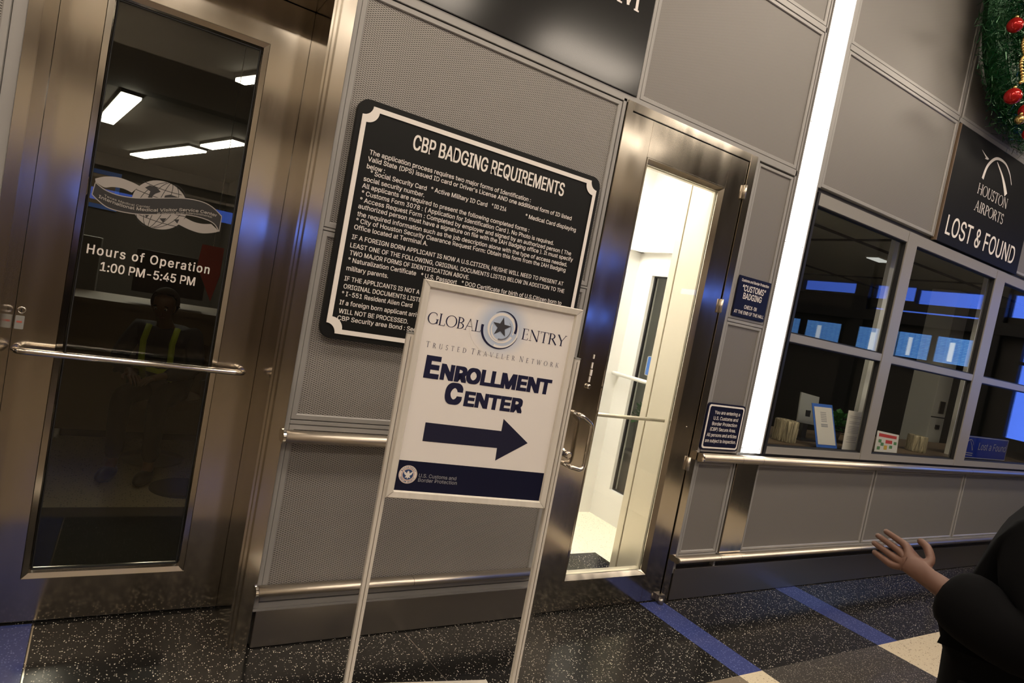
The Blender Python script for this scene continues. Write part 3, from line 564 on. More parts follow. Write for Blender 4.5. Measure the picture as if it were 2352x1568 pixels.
l_ = thing('ceiling_light', 'small dim ceiling light inside the office behind the leftmost window pane', 'light', (6.55, 1.2, 2.78)); obj('diffuser', B((-.12, .12, -.06, .06, -.02, -.012)), 'small_lamp', l_); obj('frame', B((-.13, .13, -.07, .07, -.012, 0)), 'white_post', l_)
l_ = thing('ceiling_light', 'long warm ceiling light added out of view to brighten the office', 'light', (6.6, 3.4, 2.78)); obj('diffuser', B((-1.4, 1.4, -.1, .1, -.03, -.014)), 'office_fill_lamp', l_); obj('frame', B((-1.42, 1.42, -.12, .12, -.014, 0)), 'white_post', l_)  # added lamp, hidden from view, lifts the light on the office objects
def straw_pot(x, y, r, h, label):
    p = thing('straw_pot', label, 'pot', (x, y, ZCt), 0, 'straw pots on the office sill')
    bm = bmesh.new(); lathe(bm, [(r * .90, 0), (r * .96, h * .2), (r, h * .5), (r * .99, h * .85), (r * .97, h), (r * .86, h), (r * .84, h * .5)], 28); obj('body', bm, 'straw', p)
    bm = bmesh.new()
    for k in range(70):
        a = random.random() * 6.283; tw = random.uniform(-.5, .5); r0 = r * 1.0
        tube(bm, [((r0 + .001) * math.cos(a + tw * u), (r0 + .001) * math.sin(a + tw * u), h * (.03 + .95 * u)) for u in (0, .35, .7, 1)], .0022, 4, False)
    obj('straw_strands', bm, 'straw', p); return p
straw_pot(4.235, .265, .080, .158, 'pale straw covered pot on the sill beside the vertical wall light')
straw_pot(6.16, .275, .078, .145, 'darker straw covered pot standing right of the colourful card')
def leaning(name, label, cat, pts, mats, y0, y1, lines=0, lm='grey_print', group=None):
    """upright notice: corner list BL, BR, TR, TL in (x,z), leaning back from y0 to y1"""
    o = thing(name, label, cat, (pts[0][0], y0, pts[0][1]), 0, group)
    bl, brr, tr, tl = [Vector((q[0] - pts[0][0], (y1 - y0) * (1 if i > 1 else 0), q[1] - pts[0][1])) for i, q in enumerate(pts)]
    def P(u, v, d): a = bl.lerp(brr, u); c = tl.lerp(tr, u); q = a.lerp(c, v); return q + Vector((0, -d, 0))
    def quad(bm, u0, u1, v0, v1, d, th=.003):
        f = [bm.verts.new(P(u, v, d)) for u, v in ((u0, v0), (u1, v0), (u1, v1), (u0, v1))]; k = [bm.verts.new(P(u, v, d - th)) for u, v in ((u0, v0), (u1, v0), (u1, v1), (u0, v1))]
        bm.faces.new(f); bm.faces.new(k[::-1])
        for i in range(4): bm.faces.new((f[i], f[(i + 1) % 4], k[(i + 1) % 4], k[i]))
    return o, quad
o, q = leaning('framed_notice', 'white notice with a blue border standing in the leftmost lower window pane', 'notice', [(4.418, .990), (4.68, .990), (4.533, 1.308), (4.280, 1.304)], None, .115, .135)
bm = bmesh.new(); q(bm, 0, 1, 0, 1, 0); obj('blue_border', bm, 'blue_card', o); bm = bmesh.new(); q(bm, .08, .93, .07, .93, .002, .002); obj('sheet', bm, 'white_paper', o)
bm = bmesh.new()
for v in (.80, .76, .72, .68, .64, .6): q(bm, .35, .62, v, v + .018, .0028, .0006)
for v in (.5, .54): q(bm, .32, .64, v - .02, v + .01, .0028, .0006)
obj('printed_lines', bm, 'silver_letter', o)
o, q = leaning('paper_notice', 'plain white paper notice leaning beside the first window post', 'notice', [(4.710, .988), (4.930, .988), (4.926, 1.285), (4.712, 1.290)], None, .095, .108)
bm = bmesh.new(); q(bm, 0, 1, 0, 1, 0); obj('sheet', bm, 'white_paper', o)
bm = bmesh.new()
for v in (.86, .82, .72, .68, .60, .56, .52, .48, .44, .34, .30, .26, .2): q(bm, .15, .85, v, v + .012, .0008, .0004)
obj('printed_lines', bm, 'silver_letter', o)
o, q = leaning('greeting_card', 'colourful picture card with a red heading on the office sill', 'card', [(5.225, .988), (5.565, .988), (5.582, 1.135), (5.247, 1.155)], None, .13, .15)
bm = bmesh.new(); q(bm, 0, 1, 0, 1, 0); obj('sheet', bm, 'white_paper', o); bm = bmesh.new(); q(bm, .08, .9, .74, .90, .001, .0005); q(bm, .42, .72, .45, .62, .001, .0005); obj('red_heading', bm, 'red_print', o)
bm = bmesh.new()
for u, v in ((.08, .1), (.22, .3), (.62, .2), (.8, .42), (.1, .45)): q(bm, u, u + .13, v, v + .16, .001, .0005)
obj('green_picture', bm, 'green_print', o); bm = bmesh.new(); q(bm, .38, .52, .12, .34, .001, .0005); obj('yellow_picture', bm, 'yellow_print', o)
o, q = leaning('grey_sheet', 'dim grey sheet standing behind the blue bordered notice', 'notice', [(4.50, 1.12), (4.74, 1.11), (4.746, 1.333), (4.505, 1.352)], None, .36, .38)
bm = bmesh.new(); q(bm, 0, 1, 0, 1, 0, .01); obj('sheet', bm, 'grey_plastic', o); obj('stand', B((.09, .15, .005, .03, ZCt - 1.12, .1), (.02, .22, -.05, .1, ZCt - 1.12, ZCt - 1.105)), 'black_plastic', o)
o = thing('name_plate', 'blue plate with white Lost a Found lettering standing on the office sill', 'sign', (6.69, .135, .988))
obj('plate', B((0, .935, 0, .008, 0, .215)), 'blue_plate', o, .002)
bm = bmesh.new(); ring(bm, .004, .931, .004, .211, [(0, -.0002), (.006, -.001), (.008, -.0002)]); obj('border', bm, 'silver_letter', o)
bm = T_(('Lost a Found', .31, .90, .095, .068, -.0012, dict(slant=.1)), ('Houston Airport Lost Property Office', .30, .86, .042, .018, -.0012)); bm.free()
bm = T_(('Lost a Found', .31, .90, .09, .068, -.0012, dict(slant=.1))); obj('lettering', bm, 'silver_letter', o)
bm = bmesh.new(); stroke(bm, arc(.13, .10, .075, .08, 160, 20, 14), [.003 + .008 * (1 - i / 14) for i in range(15)], -.0012); stroke(bm, [(.12, .175), (.17, .13), (.20, .08)], [.003, .008, .016], -.0012)
for z in (.055, .035): stroke(bm, [(.05, z), (.22, z - .004)], .008, -.0012)
obj('emblem', bm, 'silver_letter', o)
def plant(x, y, z, r, n, label, pot=True, h=.1, leaf=.08):
    p = thing('potted_plant', label, 'plant', (x, y, z)); bm = bmesh.new()
    for k in range(n):
        a = random.random() * 6.283; e = random.uniform(.1, 1.3); d = Vector((math.cos(a) * math.cos(e), math.sin(a) * math.cos(e), math.sin(e))); c0 = Vector((0, 0, h)) + d * random.uniform(.2, 1) * r
        s_ = d.cross(Vector((0, 0, 1))).normalized() * leaf * .3; tp = c0 + d * leaf + Vector((0, 0, -leaf * .25)); m_ = c0 + d * leaf * .5
        bm.faces.new([bm.verts.new(v) for v in (c0, m_ + s_, tp, m_ - s_)])
    obj('foliage', bm, 'leaf', p)
    if pot:
        bm = bmesh.new(); lathe(bm, [(.05, 0), (.07, h), (.062, h), (.05, h * .8)], 20); obj('pot', bm, 'pot', p)
    return p
plant(5.08, .42, ZCt, .15, 90, 'small green potted plant behind the white paper notice')
plant(5.30, .33, ZCt, .07, 30, 'small green plant at the left edge of the colourful card', True, .05, .07)
# white post with control panels
o = thing('white_post', 'tall white post with two small dark panels inside the office', 'post', (8.5, 1.25, 0)); obj('body', B((-.17, .17, -.05, .25, 0, 2.76)), 'white_post', o, .004)
obj('control_panel', B((-.03, .09, -.062, -.05, 1.28, 1.43)), 'steel_dark', o); obj('seam', B((-.17, .17, -.052, -.05, 1.225, 1.238)), 'rubber', o); obj('switch', B((-.02, .05, -.07, -.05, 1.09, 1.14)), 'black_plastic', o)
# plant seen through the slit window
plant(3.83, 1.30, .58, .12, 110, 'leafy green potted plant seen through the narrow lobby window', True, .25, .10)
o = thing('plant_stand', 'round dark plant stand holding the leafy plant behind the lobby window', 'stand', (3.83, 1.30, 0)); bm = bmesh.new(); lathe(bm, [(.09, 0), (.11, .1), (.11, .5), (.12, .58), (.09, .58)], 20); obj('pedestal', bm, 'pot', o)

o = thing('fill_panel', 'added pale panel that lightens the view through the narrow lobby window', 'fill_panel', (4.04, 1.75, 0)); obj('panel', B((0, .03, -.8, .9, .02, 2.3)), 'white_post', o); obj('foot', B((-.12, .15, -.8, -.75, 0, .02), (-.12, .15, .75, .8, 0, .02)), 'black_plastic', o)  # added panel, lightens the dark view through the slit window

# ------------------------------------------------------------------ DIM OFFICE behind door 1
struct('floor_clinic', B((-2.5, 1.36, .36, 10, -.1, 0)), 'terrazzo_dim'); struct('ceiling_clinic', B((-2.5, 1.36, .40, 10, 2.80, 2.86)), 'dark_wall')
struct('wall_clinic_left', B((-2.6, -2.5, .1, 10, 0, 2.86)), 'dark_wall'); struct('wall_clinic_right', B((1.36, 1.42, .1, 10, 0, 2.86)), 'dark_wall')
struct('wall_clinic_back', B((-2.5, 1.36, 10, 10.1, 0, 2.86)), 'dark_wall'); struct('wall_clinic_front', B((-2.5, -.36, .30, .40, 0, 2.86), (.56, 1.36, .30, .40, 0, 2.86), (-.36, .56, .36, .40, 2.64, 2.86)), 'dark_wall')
tag(obj('door_mat', B((-.75, 1.1, .42, 1.57, 0, .010)), 'mat_rubber'), 'dark ribbed rubber mat on the floor just inside the left glass door', 'mat')
for i, (xa, ya, xb, yb_, wd, lab) in enumerate(((-.15, 4.1, -.40, 6.1, .075, 'leftmost and brightest'), (.56, 6.38, -.07, 8.89, .10, 'longest middle'), (.85, 5.0, .62, 5.99, .07, 'short right hand'), (.60, 2.12, .50, 2.38, .035, 'small top right'))):
    l_ = thing('ceiling_light', lab + ' ceiling light seen through the left glass door', 'light', ((xa + xb) / 2, (ya + yb_) / 2, 2.80), math.atan2(-(xb - xa), yb_ - ya), 'ceiling lights in the dim office')
    L2 = math.hypot(xb - xa, yb_ - ya) / 2; obj('diffuser', B((-wd, wd, -L2, L2, -.05, -.03)), 'tube_lamp', l_); obj('housing', B((-wd - .01, wd + .01, -L2 - .01, L2 + .01, -.03, 0)), 'black_plastic', l_)
o = thing('reception_desk', 'brown reception desk seen through the left glass door', 'desk', (.45, 3.4, 0)); obj('front_panel', B((-.75, .88, -.34, -.30, .06, 1.02)), 'desk_brown', o); obj('worktop', B((-.80, .90, -.38, .35, 1.02, 1.06)), 'desk_brown', o, .004); obj('plinth', B((-.70, .86, -.31, .3, 0, .06)), 'rubber', o)
o = thing('computer_screen', 'black computer screen on the brown reception desk', 'screen', (.32, 3.35, 1.06)); obj('panel', B((-.26, .26, -.02, .02, .08, .42)), 'black_plastic', o, .004); obj('foot', B((-.1, .1, -.08, .1, 0, .012), (-.02, .02, 0, .02, .012, .1)), 'black_plastic', o)
o = thing('cabinet', 'grey shelf cabinet against the left side inside the dim office', 'cabinet', (-.62, 4.1, 0)); obj('body', B((-.3, .42, -.2, .2, 0, 1.5)), 'grey_plastic', o, .004)
for z in (.42, .74, 1.02): obj('drawer', B((-.28, .40, -.215, -.2, z + .01, z + .25)), 'grey_plastic', o, .003)
o = thing('wall_board', 'blue edged notice board high on the wall of the dim office', 'board', (-.75, 9.97, 1.9)); obj('frame', B((-.3, .5, -.02, .02, 0, .62)), 'blue_card', o); obj('sheet', B((-.24, .44, -.028, -.02, .07, .55)), 'desk_brown', o)
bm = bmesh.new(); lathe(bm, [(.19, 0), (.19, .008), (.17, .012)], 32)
o = obj('floor_disc', bm, 'mat_rubber'); o.location = (.50, 1.93, 0); tag(o, 'round dark disc on the beige floor inside the left glass door', 'disc')  # thin dark disc lying flat on the floor
def chair(x, y, rz, label):
    c = thing('lounge_chair', label, 'chair', (x, y, 0), rz)
    bm = bmesh.new(); slab(bm, [(a, b__) for a, b__ in arc(0, 0, .26, .25, 0, 350, 30)], .42, .49); obj('seat', bm, 'desk_brown', c, .01)
    bm = bmesh.new()
    for k in range(9):
        a = math.radians(20 + 140 * k / 8)
        if k: bm.faces.new((pv[0], pv[1], nv1 := bm.verts.new((.27 * math.cos(a), .27 * math.sin(a), .86)), nv0 := bm.verts.new((.26 * math.cos(a), .25 * math.sin(a), .46)))); pv = (nv0, nv1)
        else: pv = (bm.verts.new((.26 * math.cos(a), .25 * math.sin(a), .46)), bm.verts.new((.27 * math.cos(a), .27 * math.sin(a), .86)))
    bmesh.ops.solidify(bm, geom=bm.faces[:], thickness=.03); obj('backrest', bm, 'desk_brown', c)
    bm = bmesh.new(); lathe(bm, [(.20, 0), (.20, .015), (.05, .04), (.035, .1), (.035, .40), (.10, .42)], 24); obj('pedestal', bm, 'steel_dark', c)
    for s_ in (-1, 1):
        bm = bmesh.new(); tube(bm, [(s_ * .26, .1, .45), (s_ * .28, .08, .62), (s_ * .28, -.16, .64)], .016, 8); obj('armrest', bm, 'black_plastic', c)
    return c
chair(.35, 2.56, math.radians(-20), 'brown bucket chair on a round base before the reception desk')
o = thing('pennant', 'red pointed pennant with white outline hanging behind the left glass door', 'pennant', (.425, 1.62, 1.27))
bm = bmesh.new(); prism(bm, [(-.06, .33), (.06, .33), (.06, .16), (0.03, 0), (-.07, .20)], -.002, .002); obj('cloth', bm, 'red_cloth', o)
bm = bmesh.new(); tube(bm, [(0, 0, .33), (0, 0, 1.53)], .002, 6); obj('cord', bm, 'white_letter', o)

# ------------------------------------------------------------------ RAILS
prof = [(-.0, .024), (-.030, .031)] + [(-.036 - .031 * math.cos(math.radians(a)), .031 * math.sin(math.radians(a))) for a in range(90, -91, -15)] + [(-.030, -.031), (0, -.024)]
def rail(x0, x1, z, k, label, joints=(), cap_r=False, y0=-.004):
    r = thing('bumper_rail', label, 'rail', (x0, y0, z), 0, 'steel bumper rails along the wall'); pts = [(y * (.45 + .55 * k), zz * k) for y, zz in prof]
    bm = bmesh.new(); prism_x(bm, pts, .012, x1 - x0 - (.012 if cap_r else 0))
    for j in joints: pass
    for f in bm.faces: f.smooth = len(f.verts) == 4
    obj('rail', bm, 'steel_rail', r)
    bm = bmesh.new(); prism_x(bm, [(y * 1.02, zz * 1.02) for y, zz in pts[:]], 0, .0105); obj('end_cap', bm, 'steel_bright', r)
    if cap_r: bm = bmesh.new(); prism_x(bm, [(y * 1.02, zz * 1.02) for y, zz in pts], x1 - x0 - .0105, x1 - x0); obj('end_cap', bm, 'steel_bright', r)
    if joints:
        bm = bmesh.new()
        bm.free()
        for j in joints:
            bm = bmesh.new(); prism_x(bm, [(y * 1.004, zz * 1.004) for y, zz in pts], j - x0, j - x0 + .002); obj('joint', bm, 'steel_seam', r)
rail(.612, 2.0, .902, .82, 'upper steel bumper rail behind the enrollment sign stand', (), True)
rail(.612, 1.985, .254, .60, 'lower steel bumper rail left of the bright glass door', (1.30,), True)
rail(3.035, 8.1, .907, .86, 'upper steel bumper rail running under the office windows', (3.40, 3.60, 5.0, 6.5))
rail(3.02, 8.1, .265, .56, 'lower steel bumper rail right of the bright glass door', (3.40, 3.60, 5.0, 6.5))

# ------------------------------------------------------------------ WALL LIGHT
o = thing('wall_light', 'tall white glowing vertical light strip between the door and the office windows', 'light', (3.52, 0, .945))
obj('diffuser', B((-.095, .100, -.006, .02, 0, 3.7)), 'strip_light', o); obj('housing', B((-.103, -.095, -.010, .03, 0, 3.7), (.100, .112, -.010, .03, 0, 3.7)), 'aluminium', o)
bm = bmesh.new()
for z in (.03, 1.35, 2.1, 2.4):
    for x in (-.085, .090): lathe(bm, [(.005, 0), (.004, .002)], 8, (x, -.006, z), 'y')
obj('screws', bm, 'steel_dark', o)

# ------------------------------------------------------------------ SIGNS ON THE WALL
o = thing('badging_sign', 'large black plaque of badging requirements with white raised border', 'sign', (1.305, 0, 1.32))
ox, oz = 1.305, 1.32
bm = bmesh.new(); prism(bm, [(x - ox, z - oz) for x, z in rrect(.688, 1.925, 1.315, 2.280, .045)], -.030, -.004); obj('plaque', bm, 'black_sign', o, .002)
bm = bmesh.new(); A = [(x - ox, z - oz) for x, z in scoop(.708, 1.905, 1.338, 2.257, .040)]; I_ = [(x - ox, z - oz) for x, z in scoop(.727, 1.886, 1.357, 2.238, .048)]
band(bm, A, I_, -.034, -.030); obj('border', bm, 'white_letter', o)
TXT = [
('The application process requires two major forms of Identification :',0.762,1.545,2.0715),
("Valid State (DPS) issued ID card or Driver's License AND one additional form of ID listed",0.760,1.791,2.0440),
('below :',0.761,0.837,2.0150), ('\u00b0 Social Security Card',0.780,1.028,1.9930), ('\u00b0 Active Military ID Card',1.049,1.326,1.9960),
('\u00b0 DD 214',1.349,1.426,1.9990), ('\u00b0 Medical Card displaying',1.533,1.830,1.9960), ('social security number.',0.757,1.024,1.9635),
('All applicants are required to present the following completed forms :',0.756,1.567,1.9355),
('\u00b0 Customs Form 3078 : ( Application for Identification Card ). No Photo is required.',0.759,1.716,1.9065),
('\u00b0 Access Request Form : Completed by employer and signed by an authorized person ( The',0.757,1.829,1.8785),
('authorized person must have a signature on file with the IAH Badging office ). It must specify',0.755,1.846,1.8520),
('the required information such as the job description alone with the type of access needed.',0.756,1.818,1.8210),
('\u00b0 City of Houston Security Clearance Request Form: Obtain this form from the IAH Badging',0.756,1.815,1.7940),
('Office located at Terminal A.',0.753,1.078,1.7665),
('IF A FOREIGN BORN APPLICANT IS NOW A U.S.CITIZEN, HE/SHE WILL NEED TO PRESENT AT',0.751,1.817,1.7260),
('LEAST ONE OF THE FOLLOWING, ORIGINAL DOCUMENTS LISTED BELOW IN ADDITION TO THE',0.750,1.831,1.6920),
('TWO MAJOR FORMS OF IDENTIFICATION ABOVE.',0.753,1.305,1.6615),
('\u00b0 Naturalization Certificate',0.752,1.050,1.6325), ('\u00b0 U.S. Passport',1.074,1.247,1.6300), ('\u00b0 DOD Certificate for birth of U.S.Citizen born to',1.271,1.828,1.6320),
('military parents.',0.751,0.930,1.5985), ('IF THE APPLICANTS IS NOT A',0.750,1.081,1.5560), ('ORIGINAL DOCUMENTS LISTED',0.752,1.112,1.5240),
('\u00b0 I-551 Resident Alien Card',0.750,1.059,1.4940), ('If a foreign born applicant arrives',0.747,1.125,1.4575), ('WILL NOT BE PROCESSED.',0.750,1.053,1.4225), ('CBP Security area Bond : See',0.749,1.097,1.3935)]
bm = bmesh.new()
for s_, a, c, z in TXT: text(bm, s_, a - ox, c - ox, z - oz, .0185, -.0308, bold=.009)
obj('lettering', bm, 'white_letter', o)
bm = bmesh.new(); text(bm, 'CBP BADGING REQUIREMENTS', .935 - ox, 1.718 - ox, 2.143 - oz, .060, -.0308, bold=.012); obj('title_lettering', bm, 'white_letter', o)

o = thing('overhead_sign', 'big black sign panel above the badging plaque with white serif letters', 'sign', (1.35, 0, 2.735))
obj('panel', B((-.705, .705, -.012, .02, 0, .835)), 'gloss_black', o, .002)
bm = bmesh.new(); roman(bm, 'SYSTEM', .0, .615, .385, .17, -.0135, .05, None, 1.1); obj('lettering', bm, 'white_letter', o)

o = thing('direction_sign', 'small dark blue sign about customs badging above the narrow wall panel', 'sign', (3.23, 0, 1.775))
obj('plate', B((-.148, .150, -.012, -.003, 0, .245)), 'navy', o, .0015)
bm = T_(('Customs and Border Protection', -.125, .130, .212, .016, -.0126, dict(bold=.01)), ('\u201cCUSTOMS\u201d', -.105, .112, .158, .036, -.0126, dict(bold=.01)), ('BADGING', -.085, .088, .112, .036, -.0126, dict(bold=.01)), ('CHECK-IN', -.056, .060, .055, .022, -.0126, dict(bold=.008)), ('AT THE END OF THE HALL', -.138, .140, .020, .020, -.0126, dict(bold=.008)))
obj('lettering', bm, 'white_letter', o)

o = thing('warning_sign', 'dark blue rounded sign with white border about the secure area by the upper rail', 'sign', (3.212, 0, .948))
bm = bmesh.new(); prism(bm, rrect(-.172, .170, .002, .292, .022), -.014, -.003); obj('plate', bm, 'navy', o)
bm = bmesh.new(); band(bm, rrect(-.162, .160, .012, .282, .018), rrect(-.152, .150, .022, .272, .014), -.0165, -.014); obj('border', bm, 'white_letter', o)
bm = T_(('You are entering a', -.105, .128, .226, .021, -.0146, dict(bold=.008)), ('U.S. Customs and', -.105, .120, .190, .021, -.0146, dict(bold=.008)), ('Border Protection', -.108, .120, .156, .021, -.0146, dict(bold=.008)), ('(CBP) Secure Area.', -.115, .118, .122, .021, -.0146, dict(bold=.008)), ('All persons and articles', -.135, .138, .086, .021, -.0146, dict(bold=.008)), ('are subject to inspection.', -.140, .142, .050, .021, -.0146, dict(bold=.008)))
obj('lettering', bm, 'white_letter', o)

o = thing('lost_property_sign', 'black square sign with white arc emblem and Lost and Found lettering', 'sign', (5.84, 0, 2.68))
obj('panel', B((-.690, .735, -.016, .02, 0, .885)), 'black_sign', o, .002); obj('edge_trim', B((-.702, -.691, -.018, .02, 0, .885)), 'desk_brown', o)
ox, oz = 5.84, 2.68
bm = bmesh.new(); text(bm, 'LOST & FOUND', 5.245 - ox, 6.46 - ox, 2.752 - oz, .145, -.0168, bold=.006); obj('lettering', bm, 'white_letter', o)
bm = bmesh.new(); roman(bm, 'HOUSTON', 5.592 - ox, 6.125 - ox, 3.152 - oz, .082, -.0168, .05, None, 1.1); obj('name_lettering', bm, 'dim_letter', o); bm = bmesh.new(); roman(bm, 'AIRPORTS', 5.603 - ox, 6.115 - ox, 3.020 - oz, .082, -.0168, .05, None, 1.1); obj('name_lettering', bm, 'dim_letter', o)
bm = bmesh.new(); P = smooth([(5.628, 3.275), (5.663, 3.389), (5.775, 3.476), (5.933, 3.482), (6.05, 3.425), (6.119, 3.352)], 6); stroke(bm, [(x - ox, z - oz) for x, z in P], [.034 - .028 * i / (len(P) - 1) for i in range(len(P))], -.0168)
P = smooth([(5.80, 3.455), (5.92, 3.385), (6.0, 3.32), (6.062, 3.255)], 6); stroke(bm, [(x - ox, z - oz) for x, z in P], [.008 + .040 * i / (len(P) - 1) for i in range(len(P))], -.0169)
prism(bm, [(5.517 - ox, 3.475 - oz), (5.60 - ox, 3.452 - oz), (5.66 - ox, 3.44 - oz), (5.64 - ox, 3.428 - oz), (5.595 - ox, 3.425 - oz), (5.605 - ox, 3.438 - oz)], -.0170, -.0166)
obj('emblem', bm, 'white_letter', o)

# ------------------------------------------------------------------ SIGN STAND
o = thing('sign_stand', 'white enrollment poster in a silver frame on a two pole floor stand', 'sign stand', (1.137, -.668, 0), -.19566)
ZB = 1.240
for x0, x1, zt in ((-.319, -.294, 1.426), (.311, .335, 1.433)):
    p = obj('pole', B((x0, x1, .004, .030, .012, zt)), 'stand_metal', o, .002)
    obj('slot', B((x0 + .0115, x0 + .0132, .003, .005, .02, zt - .01)), 'steel_dark', p); obj('pole_cap', B((x0, x1, .003, .031, zt, zt + .004)), 'grey_plastic', p)
bm = bmesh.new(); ring(bm, -.297, .300, ZB - .377, ZB + .375, [(0, .012), (0, -.008), (.003, -.012), (.022, -.010), (.0255, -.004), (.0255, .004)]); f_ = obj('frame', bm, 'stand_metal', o)
bm = bmesh.new()
for sx_, sz_ in ((-1, -1), (1, -1), (1, 1), (-1, 1)):
    a = (-.297 if sx_ < 0 else .300, ZB + (-.377 if sz_ < 0 else .375)); stroke(bm, [(a[0] - sx_ * .002, a[1] - sz_ * .002), (a[0] - sx_ * .0245, a[1] - sz_ * .0245)], .0012, -.0126)
obj('mitre_joint', bm, 'steel_dark', f_)
for z in (1.05, 1.32):
    for x0, x1 in ((-.296, -.27), (.275, .312)): obj('bracket', B((x0, x1, .010, .022, z, z + .04)), 'stand_metal', o)
ps = obj('poster', B((-.285, .288, .000, .006, ZB - .365, ZB + .363)), 'white_paper', o)
yp = -.0006
# blue glow round the emblem, drawn in the print as a soft ring
m, t, b = nt('poster_glow'); M['poster_glow'] = m
tc = t.nodes.new('ShaderNodeTexCoord'); vm = t.nodes.new('ShaderNodeVectorMath'); vm.operation = 'DISTANCE'; vm.inputs[1].default_value = (.004, yp, ZB + .258)
t.links.new(tc.outputs['Object'], vm.inputs[0]); mr = t.nodes.new('ShaderNodeMapRange'); mr.interpolation_type = 'SMOOTHSTEP'; mr.inputs[1].default_value = .045; mr.inputs[2].default_value = .118
t.links.new(vm.outputs['Value'], mr.inputs[0]); mx = t.nodes.new('ShaderNodeMix'); mx.data_type = 'RGBA'; mx.inputs[6].default_value = (.46, .54, .68, 1); mx.inputs[7].default_value = (.80, .76, .72, 1)
t.links.new(mr.outputs[0], mx.inputs[0]); t.links.new(mx.outputs[2], b.inputs['Base Color']); b.inputs['Roughness'].default_value = .42
bm = bmesh.new(); prism(bm, arc(.004, ZB + .258, .119, .105, 0, 352, 44), yp, .0); em = obj('emblem', bm, 'poster_glow', ps)
ec = (.004, ZB + .252)
bm = bmesh.new(); stroke(bm, arc(ec[0], ec[1] + .004, .048, .050, -20, 330, 40), [.004 + .006 * abs(math.sin(i / 40 * math.pi * 1.3)) for i in range(41)], yp - .0004); stroke(bm, arc(ec[0] + .003, ec[1] - .004, .060, .058, -110, 60, 24), [.009 - .007 * i / 24 for i in range(25)], yp - .0005)
stroke(bm, arc(ec[0], ec[1], .037, .040, 160, 300, 20), [.002 + .004 * math.sin(i / 20 * math.pi) for i in range(21)], yp - .0005); obj('white_swirl', bm, 'white_paper', em)
bm = bmesh.new(); stroke(bm, arc(ec[0] - .002, ec[1] - .002, .069, .066, 172, 345, 30), [.0085 * (1 - i / 30) + .0012 for i in range(31)], yp - .0007); stroke(bm, arc(ec[0] + .001, ec[1] + .010, .054, .054, -18, 125, 26), [.0085 * (1 - i / 26) + .0008 for i in range(27)], yp - .0007); obj('navy_swirl', bm, 'navy_print', em)
bm = bmesh.new(); stroke(bm, arc(ec[0], ec[1] + .002, .036, .038, -100, 45, 20), [.006 * (1 - i / 20) + .0008 for i in range(21)], yp - .0008); obj('grey_swirl', bm, 'grey_print', em)
bm = bmesh.new(); sc_ = (ec[0] - .001, ec[1] + .008)
prism(bm, [(sc_[0] + (.036 if k % 2 == 0 else .0145) * math.sin(math.radians(36 * k + 4)), sc_[1] + (.036 if k % 2 == 0 else .0145) * math.cos(math.radians(36 * k + 4))) for k in range(10)], yp - .0011, yp - .0009); obj('star', bm, 'charcoal_print', em)
bm = bmesh.new(); roman(bm, 'GLOBAL', -.262, -.070, ZB + .230, .040, yp, .02); roman(bm, 'ENTRY', .084, .258, ZB + .230, .040, yp, .03); obj('name_lettering', bm, 'navy_print', ps)
bm = bmesh.new(); roman(bm, 'Trusted Traveler Network', -.251, .248, ZB + .150, .020, yp, .72, .86, 1.25); obj('subtitle_lettering', bm, 'grey_print', ps)
BO = .046
bm = bmesh.new(); text(bm, 'E', -.2415, -.1885, ZB + .050, .069, yp, bold=BO); text(bm, 'NROLLMENT', -.184, .236, ZB + .050, .049, yp, bold=BO); text(bm, 'C', -.155, -.092, ZB - .029, .066, yp, bold=BO); text(bm, 'ENTER', -.083, .139, ZB - .031, .047, yp, bold=BO); obj('title_lettering', bm, 'navy_print', ps)
m, t, b = nt('arrow_print'); M['arrow_print'] = m   # navy print, same colour from tail to tip
def fade(m, t, b, x0, x1, c0, c1):
    tc = t.nodes.new('ShaderNodeTexCoord'); sx = t.nodes.new('ShaderNodeSeparateXYZ'); t.links.new(tc.outputs['Object'], sx.inputs[0]); mr = t.nodes.new('ShaderNodeMapRange'); mr.inputs[1].default_value = x0; mr.inputs[2].default_value = x1
    t.links.new(sx.outputs[0], mr.inputs[0]); mx = t.nodes.new('ShaderNodeMix'); mx.data_type = 'RGBA'; mx.inputs[6].default_value = (*c0, 1); mx.inputs[7].default_value = (*c1, 1); t.links.new(mr.outputs[0], mx.inputs[0]); t.links.new(mx.outputs[2], b.inputs['Base Color']); b.inputs['Roughness'].default_value = .3
fade(m, t, b, -.06, .12, (.014, .015, .038), (.014, .015, .038))
bm = bmesh.new(); prism(bm, [(-.204, ZB - .107), (.076, ZB - .107), (.076, ZB - .062), (.186, ZB - .140), (.074, ZB - .216), (.072, ZB - .170), (-.203, ZB - .173)], yp, 0); obj('arrow', bm, 'arrow_print', ps)
bm = B((-.274, .277, yp, 0, ZB - .353, ZB - .2455)); bd = obj('footer_band', bm, 'navy', ps)
bm = bmesh.new(); scx, scz = -.232, ZB - .294; prism(bm, arc(scx, scz, .032, .032, 0, 350, 36), yp - .0006, yp); sl = obj('seal', bm, 'white_letter', bd)
bm = bmesh.new(); stroke(bm, arc(scx, scz, .0215, .0215, 0, 360, 36), .0016, yp - .0009); stroke(bm, arc(scx, scz, .0300, .0300, 0, 360, 36), .0008, yp - .0009); obj('seal_ring', bm, 'seal_red', sl)
bm = bmesh.new(); prism(bm, arc(scx, scz, .0185, .0185, 0, 350, 30), yp - .0010, yp - .0007); obj('seal_disc', bm, 'seal_blue', sl)
bm = bmesh.new(); E_ = [(0, .014), (.004, .009), (.004, .004), (.017, .013), (.013, .001), (.006, -.004), (.010, -.012), (.003, -.010), (0, -.016), (-.003, -.010), (-.010, -.012), (-.006, -.004), (-.013, .001), (-.017, .013), (-.004, .004), (-.004, .009)]
